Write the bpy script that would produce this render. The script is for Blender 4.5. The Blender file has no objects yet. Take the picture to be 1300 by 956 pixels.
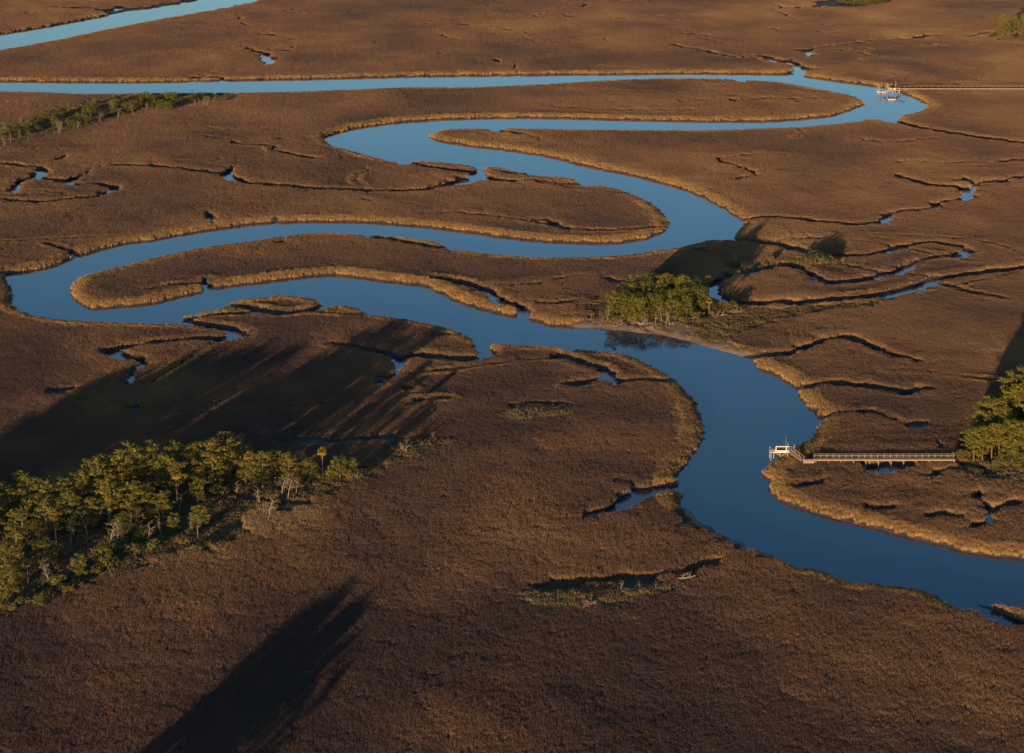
import bpy, math, random
import numpy as np
from mathutils import Vector, Matrix

# ------------------------------------------------------------------ camera, sky, sun, exposure
sc = bpy.context.scene
W0, H0, FPX = 1300.0, 956.0, 2528.0          # photograph size and focal length in photo pixels
CAM_H = 182.0
PITCH = math.atan(783.0 / FPX)               # horizon lies 305 px above the top of the picture
cam_data = bpy.data.cameras.new('camera')
cam = bpy.data.objects.new('camera', cam_data)
sc.collection.objects.link(cam)
cam.location = (0, 0, CAM_H)
cam.rotation_euler = (math.pi / 2 - PITCH, 0, 0)
cam_data.sensor_width = 36.0
cam_data.lens = 36.0 * FPX / W0
cam_data.clip_start = 1.0
cam_data.clip_end = 90000.0
sc.camera = cam

SUN_EL = math.radians(4.4)
SUN_AZ = math.radians(19.0)                  # light travels 19 deg to the right of straight ahead
world = bpy.data.worlds.new('World')
sc.world = world
world.use_nodes = True
wn, wl = world.node_tree.nodes, world.node_tree.links
wn.clear()
wo = wn.new('ShaderNodeOutputWorld'); bg = wn.new('ShaderNodeBackground'); sky = wn.new('ShaderNodeTexSky')
sky.sky_type = 'NISHITA'
sky.sun_disc = False
sky.sun_elevation = SUN_EL
sky.sun_rotation = math.pi + SUN_AZ
sky.altitude = 0
sky.air_density = 1.0
sky.dust_density = 0.5
sky.ozone_density = 3.1
bg.inputs['Strength'].default_value = 0.15
wl.new(sky.outputs[0], bg.inputs[0]); wl.new(bg.outputs[0], wo.inputs[0])

sun_data = bpy.data.lights.new('sun', 'SUN')
sun_data.energy = 4.3
sun_data.color = (1.0, 0.66, 0.36)
sun_data.angle = math.radians(0.5)
sun = bpy.data.objects.new('sun', sun_data)
sc.collection.objects.link(sun)
ldir = Vector((math.sin(SUN_AZ) * math.cos(SUN_EL), math.cos(SUN_AZ) * math.cos(SUN_EL), -math.sin(SUN_EL)))
sun.rotation_euler = ldir.to_track_quat('-Z', 'Y').to_euler()
sun.location = (-200, -500, 300)

vs = sc.view_settings
vs.view_transform = 'Standard'; vs.look = 'None'; vs.exposure = 1.05; vs.gamma = 1.0
vs.use_curve_mapping = False
sc.cycles.max_bounces = 4
sc.cycles.diffuse_bounces = 2
sc.cycles.glossy_bounces = 2
sc.cycles.transparent_max_bounces = 4

rng = np.random.default_rng(7)
COL = sc.collection

# ------------------------------------------------------------------ pixel -> place
CP, SP = math.cos(PITCH), math.sin(PITCH)
def ground(px, py, z=0.0):
    """point at height z that the photo shows at pixel (px, py)"""
    a = (px - W0 / 2) / FPX; b = -(py - H0 / 2) / FPX
    dx = a; dy = CP + b * SP; dz = -SP + b * CP
    t = (z - CAM_H) / dz
    return (dx * t, dy * t)
def G(pts, z=0.0):
    return np.array([ground(p[0], p[1], z) for p in pts])
def px_per_m(y):
    return math.hypot(y, CAM_H)

# ------------------------------------------------------------------ noise
def vnoise(x, y, seed=0):
    xi = np.floor(x).astype(np.int64); yi = np.floor(y).astype(np.int64)
    fx = x - xi; fy = y - yi
    fx = fx * fx * (3 - 2 * fx); fy = fy * fy * (3 - 2 * fy)
    def h(a, b):
        n = (a * 374761393 + b * 668265263 + seed * 1274126177) & 0x7fffffff
        n = ((n ^ (n >> 13)) * 1274126177) & 0x7fffffff
        n = n ^ (n >> 16)
        return (n & 0xffff) / 65535.0
    v00 = h(xi, yi); v10 = h(xi + 1, yi); v01 = h(xi, yi + 1); v11 = h(xi + 1, yi + 1)
    return (v00 * (1 - fx) + v10 * fx) * (1 - fy) + (v01 * (1 - fx) + v11 * fx) * fy
def fbm(x, y, seed=0, octv=3):
    s = 0; a = 1; t = 0
    for i in range(octv):
        s = s + a * vnoise(x * 2 ** i, y * 2 ** i, seed + i * 17); t += a; a *= 0.5
    return s / t

def catmull(P, sub=4):
    P = np.asarray(P, float); n = len(P)
    if n < 3: return P
    out = []
    for i in range(n - 1):
        p0 = P[max(i - 1, 0)]; p1 = P[i]; p2 = P[i + 1]; p3 = P[min(i + 2, n - 1)]
        for k in range(sub):
            t = k / sub
            out.append(0.5 * ((2 * p1) + (-p0 + p2) * t + (2 * p0 - 5 * p1 + 4 * p2 - p3) * t * t + (-p0 + 3 * p1 - 3 * p2 + p3) * t ** 3))
    out.append(P[-1])
    return np.array(out)

# ------------------------------------------------------------------ river banks as the photo shows them
# N: the nearer bank, seen as the top edge of its grass; F: the farther bank, seen down to the water line
ZN, ZF = 1.25, 0.0
BANK_A = [
 ('F', [(-700, 104), (-300, 104), (0, 103), (150, 104), (240, 103), (330, 101), (430, 99), (500, 97), (560, 96), (650, 95), (760, 94), (870, 93),
        (960, 93.5), (1005, 95), (1060, 102), (1110, 109), (1130, 112), (1150, 119), (1165, 126), (1179, 134)]),
 ('N', [(1172, 139), (1155, 144), (1141, 148), (1134, 154), (1110, 151), (1080, 155), (1040, 159), (1000, 161), (930, 164), (860, 165), (800, 164.5), (734, 164), (667, 163),
        (600, 163), (565, 164), (550, 168)]),
 ('F', [(547, 174), (560, 179), (600, 185), (650, 191), (700, 199), (734, 208), (802, 222), (836, 231), (870, 241), (894, 251), (921, 266), (943, 280)]),
 ('N', [(941, 288), (930, 299), (921, 303), (900, 304), (880, 309), (860, 314), (829, 318), (785, 324), (718, 326), (667, 325), (613, 321), (579, 315), (548, 305), (498, 299), (440, 295),
        (399, 295), (355, 299), (311, 306), (264, 312), (203, 325), (145, 339), (101, 351), (91, 364)]),
 ('F', [(90, 378), (112, 391), (142, 390), (189, 385), (237, 375), (288, 364), (325, 359), (365, 354), (406, 350), (440, 350), (481, 356), (538, 363), (562, 374), (592, 386), (630, 397),
        (663, 404), (687, 410), (711, 414), (768, 418), (819, 423), (865, 431), (904, 442), (955, 459), (960, 466), (989, 478), (1009, 493), (1022, 514), (1033, 522), (1038, 536)]),
 ('N', [(1030, 552), (1012, 565), (996, 573), (985, 583), (973, 592)]),
 ('F', [(968, 603), (974, 612), (976, 626), (1000, 639), (1029, 650), (1087, 665), (1165, 686), (1232, 702), (1300, 711), (1400, 728), (1700, 770), (2600, 850)]),
]
BANK_B = [
 ('N', [(-700, 112), (-300, 114), (0, 115.5), (95, 118.5), (162, 118.5), (257, 117.5), (338, 117), (430, 114), (515, 110.7), (599, 110), (684, 106.6), (795, 100.5), (870, 99),
        (938, 100.5), (995, 105), (1036, 112), (1077, 120), (1092, 126)]),
 ('F', [(1095, 133), (1063, 145), (1029, 150), (961, 154), (870, 153), (802, 152), (734, 150), (667, 149), (599, 150), (548, 152), (498, 156), (464, 161), (430, 168), (412, 175)]),
 ('N', [(420, 183), (440, 189), (464, 196), (504, 205), (530, 204), (555, 205), (590, 209), (606, 212), (633, 212), (657, 217), (687, 220), (728, 227), (745, 235), (768, 236), (795, 242.5),
        (829, 258), (846, 273)]),
 ('F', [(849, 287), (839, 296), (812, 304), (768, 308.5), (718, 307.5), (650, 302), (592, 294), (531, 287), (481, 283), (430, 281), (338, 283), (271, 291), (203, 303), (149, 311), (101, 325),
        (68, 338), (34, 345), (6, 350)]),
 ('N', [(12, 358), (15, 373), (16, 385), (27, 393), (61, 402.5), (112, 407), (170, 409), (222, 409), (240, 399), (281, 390), (305, 380), (355, 375), (393, 377), (415, 384), (440, 387),
        (481, 399), (531, 407), (575, 417), (599, 429), (620, 434), (667, 438), (714, 439), (768, 445), (802, 451), (833, 466), (860, 483), (880, 504), (892, 529), (892, 553), (880, 576),
        (866, 592), (861, 607), (866, 622), (864, 636)]),
 ('F', [(876, 650), (896, 668), (945, 693), (978, 705)]),
 ('N', [(1012, 716), (1046, 722), (1090, 737), (1148, 742), (1181, 750), (1210, 764), (1222, 768), (1231, 757), (1249, 761), (1300, 769), (1400, 782), (1700, 840), (2600, 980)]),
]
TOP_A = [('F', [(-700, 130), (-300, 84), (0, 43), (101, 26), (169, 13), (237, 2), (300, -14), (420, -50), (700, -90)])]
TOP_B = [('N', [(-700, 170), (-300, 112), (0, 63), (68, 51), (135, 37), (203, 24), (271, 12), (325, 0), (380, -18), (480, -50), (740, -85)])]
def bank_pts(runs):
    out = []
    for k, pts in runs:
        out += [ground(p[0], p[1], ZN if k == 'N' else ZF) for p in pts]
    return catmull(out, 5)
river_polys = [np.vstack([bank_pts(BANK_A), bank_pts(BANK_B)[::-1]]),
               np.vstack([bank_pts(TOP_A), bank_pts(TOP_B)[::-1]])]

# tidal creeks: (bed height, [(px, py, half width in m), ...]); a bed below 0 holds water
CREEKS = [
 (-.25, [(-80, 205, 2.2), (0, 209, 2.2), (30, 212, 2.2), (50, 215, 2.4), (54, 220, 3.2), (46, 224, 3.6), (35, 229, 3.6), (24, 232, 3), (16, 245, 2)]),
 (-.2, [(35, 229, 2), (51, 229, 2), (68, 229, 2), (82, 232, 2.6), (95, 227, 3.2), (105, 223, 2.6), (118, 216, 1.2), (135, 212, 1.4)]),
 (.05, [(135, 212, 1.6), (161, 211, 2), (203, 213, 2.2), (250, 218, 2.2), (280, 222, 2.6)]),
 (-.25, [(280, 222, 2.6), (290, 226, 5), (302, 231, 3.5), (318, 234, 2.2)]),
 (.05, [(318, 234, 2.2), (355, 237, 2.2), (430, 242, 2.2), (490, 244, 2.2), (530, 243, 2.3)]),
 (-.3, [(530, 243, 2.2), (562, 238, 4), (588, 231, 6.5), (606, 225, 6), (609, 217, 2.4), (609, 210, 2.2)]),
 (-.2, [(606, 226, 5), (625, 229, 4), (642, 231, 2.6), (670, 231, 2), (700, 233, 2), (745, 237, 2)]),
 (.0, [(500, 205, 2.2), (530, 211, 2), (560, 215, 2), (592, 219, 2.4), (606, 224, 3)]),
 (.1, [(640, 219, 1.6), (652, 222, 2), (680, 223, 2.4), (697, 225, 1.6)]),
 (.1, [(82, 233, 1.5), (101, 236, 1.6), (123, 235, 1.8), (144, 239, 2.4), (147, 241, 2.4), (134, 246, 2), (118, 252, 2), (85, 255, 2.2), (47, 258, 2.2), (0, 255, 2), (-80, 250, 2)]),
 (.1, [(288, 224, 2.4), (293, 214, 2.4)]),
 (.15, [(250, 174, 1.2), (284, 179, 1.5), (305, 184, 1.5), (342, 186, 2.2), (352, 193, 2), (382, 200, 1.6), (405, 203, 1.6)]),
 (.0, [(228, 410, 2.6), (255, 414, 2.4), (292, 419, 2.6), (303, 424, 2.8), (296, 429, 2), (237, 433, 1.6), (169, 440, 1.8), (141, 446, 2.2), (148, 452, 2.2), (172, 458, 2.2)]),
 (-.2, [(172, 458, 2), (183, 466, 2.0), (172, 472, 1.5), (165, 484, 1.6), (163, 490, .8)]),
 (-.1, [(422, 387, 2.6), (396, 394, 2.2), (366, 399, 2), (344, 399, 2), (325, 394, 2), (303, 390, 1.4)]),
 (.1, [(240, 405, 1.6), (265, 402, 1.2), (300, 400, 1.2), (344, 399, 1.4)]),
 (.05, [(425, 439, 1.4), (468, 445, 1.8), (505, 455, 2.2), (529, 452, 2), (552, 455, 2.2), (578, 458, 2.2), (603, 457, 2.2)]),
 (-.3, [(603, 457, 2), (617, 453, 2.8), (613, 440, 2.6), (606, 426, 2.6)]),
 (-.15, [(501, 456, 2), (507, 467, 1.7), (500, 476, 1.2), (483, 484, 1.2), (478, 490, 1.3)]),
 (.2, [(545, 427, 1), (569, 427, 1.2)]), (.2, [(518, 515, 1.2), (540, 509, 1.3), (566, 508, 1)]),
 (.2, [(518, 496, 1.2), (512, 492, 1.3)]),
 (.0, [(706, 452, 1.2), (725, 458, 1.8), (743, 465, 2), (760, 469, 2.2), (770, 477, 1.7), (760, 484, 1.7), (738, 488, 2), (724, 491, 1.4)]),
 (.1, [(772, 479, 1.6), (782, 490, 1.6), (788, 494, 1)]), (.12, [(775, 481, 1.3), (794, 486, 1.4), (815, 485, 1.5), (838, 486, 1.2)]),
 (.15, [(711, 440, 1), (730, 447, 1.2), (752, 450, 1)]),
 (-.3, [(872, 616, 3), (845, 619, 2.4), (829, 622, 2.8), (812, 629, 3.6), (800, 637, 3.6), (789, 643, 2.6), (772, 651, 1.8), (758, 656, 1.5), (740, 661, 1)]),
 (.05, [(780, 612, 1.2), (795, 616, 1.6), (812, 624, 2)]),
 (.0, [(943, 278, 2.4), (978, 277, 2.2), (1012, 279, 2.2), (1046, 283, 2.2), (1075, 286, 2.2), (1104, 285, 2.2)]),
 (-.2, [(1104, 285, 2.2), (1120, 283, 3.4), (1128, 275, 2.6)]),
 (.0, [(1128, 275, 2.2), (1135, 271, 2.2), (1157, 268, 2.2), (1180, 268, 2.2)]),
 (-.2, [(1180, 268, 2.2), (1190, 263, 3.4), (1184, 260, 2.4)]), (.0, [(1184, 260, 2.2), (1201, 256, 2.2), (1222, 256, 2.2)]),
 (-.2, [(1222, 256, 2.2), (1231, 250, 4), (1226, 243, 2.4)]),
 (.05, [(1226, 243, 2.4), (1236, 239, 2.2), (1245, 234, 2.2), (1277, 231, 2), (1300, 225, 2), (1420, 210, 2)]),
 (.1, [(1136, 223, 1.2), (1161, 231, 1.8), (1185, 237, 2), (1215, 238, 2), (1224, 243, 2)]),
 (.15, [(1212, 232, 1.3), (1224, 227, 1.6), (1232, 235, 1.4)]),
 (.0, [(925, 303, 2.4), (961, 309, 2.4), (995, 314, 2.4), (1019, 321, 2.4), (1063, 326, 2.4), (1097, 326, 2.4), (1112, 324, 2.4)]),
 (-.2, [(1112, 324, 2.2), (1135, 318, 3), (1154, 311, 2.6)]),
 (.0, [(1154, 311, 2.4), (1181, 309, 2.4), (1215, 314, 2.4), (1232, 320, 2.4)]),
 (-.25, [(1230, 319, 2.4), (1220, 325, 4), (1205, 327, 2.2)]), (.0, [(1205, 327, 2.2), (1175, 330, 2.2), (1160, 336, 2.4)]),
 (-.2, [(1160, 336, 2.2), (1148, 341, 3.2), (1130, 348, 3), (1114, 353, 2.4)]),
 (.0, [(1114, 353, 2.4), (1080, 359, 2.6), (1049, 358, 2.6), (1029, 350, 2.4), (1005, 338, 2.2), (989, 338, 2.2), (961, 345, 2.2), (928, 352, 2), (905, 362, 2)]),
 (-.2, [(1028, 358, 2), (1042, 361, 2.4), (1055, 362, 1.6)]),
 (.0, [(900, 366, 2), (912, 378, 2.4), (938, 386, 2.6), (995, 386, 2.8), (1063, 381, 2.8), (1114, 376, 2.8), (1164, 364, 2.8), (1198, 354, 2.6), (1249, 347, 2.6), (1300, 341, 2.6), (1420, 328, 2.6)]),
 (-.2, [(1130, 376, 1.6), (1160, 370, 2.6), (1185, 362, 1.8)]),
 (.15, [(1195, 363, 1.8), (1210, 367, 1.4), (1232, 373, 1.4), (1276, 381, 1.3)]),
 (.0, [(958, 452, 2.6), (985, 452, 2.4), (1005, 450, 2.4), (1029, 440, 2), (1056, 433, 1.8), (1083, 431, 1.6), (1124, 450, 1.2), (1164, 460, 1)]),
 (.05, [(1022, 492, 1.8), (1050, 489, 1.8), (1080, 489, 2), (1117, 495, 2.2), (1148, 500, 2.4), (1165, 496, 2), (1178, 495, 1.4)]),
 (.1, [(1036, 532, 1.8), (1070, 527, 1.6), (1110, 526, 1.3), (1131, 535, 1.2)]),
 (-.1, [(1226, 768, 2.6), (1240, 774, 2.4), (1256, 780, 2.2), (1283, 790, 2.2), (1300, 796, 2.2), (1420, 830, 2.2)]),
 (-.05, [(1242, 622, .8), (1247, 639, 1), (1255, 650, 1.3), (1259, 660, 1.2)]),
 (.15, [(1176, 661, 1.5), (1190, 656, 1.8), (1213, 657, 1.3)]), (.15, [(1225, 675, 1.2), (1245, 669, 1.6), (1257, 664, 1)]),
 (.15, [(1158, 605, 1.2), (1172, 607, 1.6), (1188, 606, 1.3)]), (.15, [(1190, 600, 1.2), (1212, 598, 1.2)]),
 (.15, [(1262, 650, 1), (1280, 643, 1.4), (1290, 640, 1)]), (.15, [(1210, 586, 1), (1227, 591, 1.1), (1244, 595, 1.1), (1258, 604, .8)]),
 (.15, [(1010, 620, 1.1), (1025, 617, 1.4), (1050, 612, 1)]), (.15, [(1098, 644, .9), (1108, 649, 1.3), (1140, 645, 1)]),
 (-.2, [(880, 62, 2.5), (900, 66, 3), (923, 72, 3), (969, 72, 3), (985, 78, 6), (1000, 80, 6), (1013, 85, 4.5), (1019, 89, 6), (1003, 95, 5)]),
 (-.2, [(1010, 87, 4), (1034, 88, 3)]), (.05, [(999, 77, 2.4), (1025, 73, 3), (1029, 70, 3.4), (1011, 64, 2.4)]),
 (.05, [(1027, 70, 3), (1027, 64, 3.4), (1043, 61, 3.4), (1073, 58, 2.4), (1108, 53, 2.2), (1150, 50, 2.6), (1165, 49, 4), (1177, 45, 3), (1202, 46, 3), (1232, 47, 2.4), (1249, 42, 3), (1261, 41, 2.2)]),
 (-.1, [(1134, 155, 4.5), (1165, 162, 3.4), (1198, 168, 3.4), (1242, 175, 3.2), (1276, 180, 3.2), (1300, 183, 3.2), (1420, 192, 3)]),
 (.05, [(1271, 207, 2), (1285, 204, 3), (1300, 205, 3), (1400, 205, 3)]),
 (-.1, [(626, 163, 2.4), (632, 168, 2.2), (665, 172, 1.8), (687, 179, 1.6)]),
 (.2, [(995, 198, 1.1), (958, 198, 1.4), (911, 203, 1.4), (931, 212, 1.5), (955, 219, 1.6), (956, 224, 1.5), (928, 229, 1.2), (904, 229, 1.3)]),
 (.2, [(676, 280, 1), (699, 282, 1.6), (711, 290, 1.8), (734, 293, 1.2), (780, 294, 1.3), (830, 290, 1)]),
 (-.15, [(428, 296, 2), (471, 301, 2), (504, 307, 2.2), (542, 314, 2.2), (583, 319, 2.6)]),
 (-.2, [(553, 354, 1.6), (579, 358, 2.2), (606, 367, 3), (625, 376, 3), (640, 386, 2.6), (658, 389, 2.2), (666, 397, 2.2), (658, 405, 2.4)]),
 (.25, [(625, 364, .9), (674, 364, 1.1), (711, 356, 1), (740, 352, .9)]), (.2, [(672, 384, 1), (700, 388, 1.2), (735, 384, .9)]),
 (.15, [(60, 312, 1.2), (80, 317, 1.5), (95, 323, 1.6)]), (.35, [(265, 270, 1.2), (268, 284, 1.2)]), (.1, [(262, 356, 1.5), (266, 370, 1.6)]),
 (.2, [(190, 370, 1), (220, 363, 1.4), (254, 361, 1.2)]),
 (-.2, [(305, 60, 2), (322, 65, 2.4), (336, 68, 3), (340, 76, 5), (344, 83, 3)]), (.15, [(338, 64, 2), (380, 66, 2), (440, 66, 2)]),
 (-.1, [(68, 12, 2), (95, 10, 3.5), (120, 12, 3), (137, 14, 4), (152, 9, 3)]),
 (.1, [(980, 5, 3), (995, 10, 2.4), (1020, 10, 2), (1056, 5, 3)]), (.1, [(975, 13, 2.4), (990, 17, 2), (1009, 25, 2.4)]),
 (.1, [(890, 50, 2), (911, 54, 3)]), (.15, [(800, 46, 2), (850, 43, 2), (900, 46, 2)]), (.15, [(790, 24, 2), (840, 27, 2), (900, 31, 2)]),
 (.1, [(470, 57, 3), (479, 55, 3)]), (.1, [(626, 77, 3), (635, 80, 3)]), (.1, [(735, 10, 3), (744, 7, 3)]), (.1, [(716, 19, 3), (722, 22, 3)]),
 (.1, [(761, 51, 3), (767, 51, 3)]), (.1, [(855, 57, 3), (867, 62, 3)]), (.1, [(334, 45, 3), (345, 44, 3)]), (.1, [(273, 34, 3), (288, 34, 3)]),
 (.1, [(556, 68, 2.4), (562, 69, 2.4)]), (.1, [(245, 99, 3), (265, 98, 3.4), (282, 99, 3)]), (.1, [(72, 205, 2), (82, 200, 2)]), (.1, [(935, 101, 3), (943, 104, 3), (946, 105, 2.6)]),
 (.1, [(688, 107, 2.4), (694, 107, 2.4)]), (.1, [(1320, 110, 2), (1188, 121, 2.5)][1:] + [(1192, 120, 2.5)]),
 (.15, [(1060, 64, 1.6), (1120, 62, 1.6), (1200, 58, 1.6), (1290, 62, 1.6)]),
 (.1, [(860, 130, 1.6), (920, 128, 1.8), (980, 127, 1.8), (1050, 127, 1.6)]), (.1, [(700, 137, 1.6), (790, 141, 1.8), (880, 141, 1.6)]),
 (.2, [(1083, 177, 1), (1130, 182, 1.4), (1190, 177, 1)]), (.2, [(1140, 206, 1.2), (1180, 208, 1.4), (1250, 208, 1.2)]),
]
# bare or low patches inside the marsh: (kind, height, polygon in pixels)
PATCHES = [
 ('mud', .35, [(315, 557), (345, 562), (400, 568), (470, 562), (505, 556), (450, 553), (380, 556)]),
 ('mud', .22, [(52, 499), (70, 493), (95, 491), (100, 495), (80, 503), (60, 504)]),
 ('mud', .1, [(78, 607), (95, 602), (112, 604), (108, 611), (88, 612)]),
 ('sand', .75, [(856, 636), (878, 648), (898, 666), (947, 690), (990, 707), (1010, 714), (985, 713), (930, 700), (885, 680), (860, 658)]),
 ('mud', .3, [(1140, 540), (1165, 534), (1190, 541), (1175, 546), (1150, 545)]),
 ('mud', .3, [(1182, 567), (1190, 565), (1196, 568), (1188, 571)]),
 ('pool', -.2, [(1094, 587), (1096, 602), (1114, 607), (1131, 605), (1152, 598), (1166, 590), (1125, 586)]),
 ('shade_mud', .55, [(672, 752), (700, 736), (770, 731), (840, 727), (890, 717), (905, 722), (870, 732), (830, 742), (760, 749), (700, 753)]),  # low bare hollow, coloured dark to stand for the curved hummock's shadow
 ('shade_mud', .4, [(640, 520), (665, 511), (705, 511), (735, 519), (700, 516), (660, 517)]),  # dark strip standing for the shade behind the oval hummock
 ('mud', .2, [(760, 352), (785, 354), (790, 362), (770, 362)]),
 ('mud', .1, [(880, 316), (905, 318), (902, 321), (880, 320)]),
 ('sand', 1.25, [(728, 413), (768, 415), (819, 420), (866, 428), (904, 439), (952, 455), (958, 450), (925, 436), (890, 418), (850, 408), (780, 402), (740, 406)]),
 ('turf', 1.7, [(652, 757), (690, 749), (760, 747), (830, 740), (880, 729), (888, 738), (830, 754), (750, 769), (690, 766)]),
 ('turf', 1.3, [(632, 527), (660, 518), (700, 518), (738, 524), (690, 531), (645, 531)]),
 ('turf', 1.3, [(472, 584), (500, 562), (560, 557), (582, 561), (545, 576), (490, 592)]),
 ('turf', 1.0, [(870, 418), (900, 404), (940, 393), (1000, 391), (1100, 383), (1190, 362), (1110, 389), (1010, 402), (945, 425), (905, 434)]),
 ('turf', 1.2, [(930, 344), (960, 333), (1000, 328), (1060, 332), (1110, 336), (1080, 343), (1030, 338), (990, 332), (950, 346)]),
 ('turf', 1.3, [(1212, 587), (1260, 574), (1300, 570), (1500, 560), (1500, 612), (1300, 612), (1262, 614), (1228, 602)]),
 ('turf', 1.3, [(-200, 700), (0, 650), (120, 625), (220, 602), (330, 598), (460, 592), (475, 604), (420, 625), (370, 652), (330, 640), (290, 690), (230, 702), (150, 728), (60, 758), (0, 780), (-200, 850)]),
 ('turf', 1.2, [(740, 395), (770, 375), (850, 372), (905, 385), (945, 395), (900, 412), (860, 409), (780, 404)]),
 ('turf', 1.2, [(-150, 190), (0, 160), (80, 135), (160, 122), (290, 119), (300, 124), (200, 137), (110, 160), (0, 185), (-150, 215)]),
 ('turf', 1.2, [(1255, 52), (1300, 44), (1500, 44), (1500, 55), (1300, 52)]),
 ('turf', 1.2, [(1030, 2), (1090, -4), (1130, 2), (1090, 9), (1040, 8)]),
 ('turf', 1.2, [(100, 1150), (400, 1050), (430, 1110), (150, 1250)]),
]

# ------------------------------------------------------------------ height grid
def srow(Y): return np.sqrt(np.asarray(Y, float) ** 2 + 300.0 ** 2)
rows = [300.0]
while rows[-1] < 1780:
    y = rows[-1]
    rows.append(y + min(max((y * y + CAM_H ** 2) / (CAM_H * FPX) * 1.05, 0.5), 2.6))
rows = np.array(rows)
near = np.array([-30000, -12000, -5000, -2000, -800, -300, 0, 120, 200, 250, 275, 290.])
far = [rows[-1] + 8]
while far[-1] < 60000: far.append(far[-1] * 1.05 + 10)
RY = np.concatenate([near, rows, far])
du = 0.00088
ud = np.arange(-0.325, 0.3251, du)
uo = [0.345, 0.38, 0.43, 0.5, 0.6, 0.75, 1, 1.5, 2.5, 5, 12, 40]
RU = np.concatenate([-np.array(uo[::-1]), ud, uo])
NR, NC = len(RY), len(RU)
r0, c0 = len(near), len(uo)
S = srow(RY)
X = RU[None, :] * S[:, None]
Y = np.repeat(RY[:, None], NC, 1)

SD_MAX = 30.0
dist = np.full((NR, NC), SD_MAX)
def seg_dist(field, a, b, wa, wb, reach, extra=None, val=None):
    """lower field to distance-to-segment minus width, near the segment"""
    ylo, yhi = min(a[1], b[1]) - reach, max(a[1], b[1]) + reach
    i0, i1 = np.searchsorted(RY, ylo), np.searchsorted(RY, yhi)
    if i1 <= i0: return
    smin, smax = srow(max(min(abs(ylo), abs(yhi)), 1)), srow(max(abs(ylo), abs(yhi)))
    xlo, xhi = min(a[0], b[0]) - reach, max(a[0], b[0]) + reach
    ulo = min(xlo / smin, xlo / smax); uhi = max(xhi / smin, xhi / smax)
    j0, j1 = np.searchsorted(RU, ulo), np.searchsorted(RU, uhi)
    if j1 <= j0: return
    x = X[i0:i1, j0:j1]; y = Y[i0:i1, j0:j1]
    d = b - a; L2 = max(float(d @ d), 1e-9)
    t = np.clip(((x - a[0]) * d[0] + (y - a[1]) * d[1]) / L2, 0, 1)
    dd = np.hypot(x - a[0] - t * d[0], y - a[1] - t * d[1]) - (wa + (wb - wa) * t)
    f = field[i0:i1, j0:j1]
    m = dd < f
    f[m] = dd[m]
    if extra is not None:
        extra[i0:i1, j0:j1][m] = val
def inside(poly):
    """even-odd fill of a polygon, row by row"""
    m = np.zeros((NR, NC), bool)
    A = poly; B = np.roll(poly, -1, 0)
    ylo, yhi = poly[:, 1].min(), poly[:, 1].max()
    for i in range(np.searchsorted(RY, ylo), np.searchsorted(RY, yhi)):
        y = RY[i] + 1e-6
        c = (A[:, 1] <= y) != (B[:, 1] <= y)
        if not c.any(): continue
        xs = np.sort(A[c, 0] + (y - A[c, 1]) / (B[c, 1] - A[c, 1]) * (B[c, 0] - A[c, 0]))
        m[i] = (np.searchsorted(xs, X[i]) % 2) == 1
    return m
river_in = np.zeros((NR, NC), bool)
for P in river_polys:
    river_in |= inside(P)
    for k in range(len(P)):
        seg_dist(dist, P[k], P[(k + 1) % len(P)], 0, 0, SD_MAX)
sd = np.where(river_in, -dist, dist)
ragged = (fbm(X / 5.5, Y / 5.5, 3) - 0.5) * 2.6 + (vnoise(X / 1.9, Y / 1.9, 9) - 0.5) * 1.0
sd = sd + ragged * np.clip(1 - np.abs(sd) / 12, 0, 1)
swr = np.random.default_rng(77)
for k in range(70):
    yy = 420 + 1250 * swr.random() ** 0.8; xx = (swr.random() - .5) * .56 * float(srow(yy)); a = swr.normal() * .35 + (math.pi if swr.random() < .5 else 0)
    P = [(xx, yy)]; curl = swr.normal() * .05
    for q in range(swr.integers(6, 16)):
        curl = .7 * curl + swr.normal() * .16; a += curl; st = 5 + yy / 180
        P.append((P[-1][0] + math.cos(a) * st, P[-1][1] + math.sin(a) * st))
    CREEKS.append((.45 + .2 * swr.random(), None, P, .45 + .6 * swr.random() * (yy / 900)))
cd = np.full((NR, NC), 14.0); bed = np.zeros((NR, NC))
for crk in CREEKS:
    if crk[1] is None:
        w = catmull(np.column_stack([np.array(crk[2]), [crk[3]] * len(crk[2])]), 3); zb = crk[0]
        for k in range(len(w) - 1): seg_dist(cd, w[k, :2], w[k + 1, :2], w[k, 2], w[k + 1, 2], 8.0, bed, zb)
        continue
    zb, pts = crk
    add = 0.35 if zb <= -.15 else (0.9 if zb < .12 and len(pts) > 4 else 0.25)
    w = catmull(np.column_stack([G(pts, 0.75), [p[2] + add for p in pts]]), 4)
    for k in range(len(w) - 1):
        seg_dist(cd, w[k, :2], w[k + 1, :2], w[k, 2], w[k + 1, 2], 14.0 + max(w[k, 2], w[k + 1, 2]), bed, zb)
cd = cd + (ragged * 0.6 + (vnoise(X / 3.1, Y / 3.1, 19) - 0.5) * 1.2) * np.clip(1 - cd / 8, 0, 1)

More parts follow.
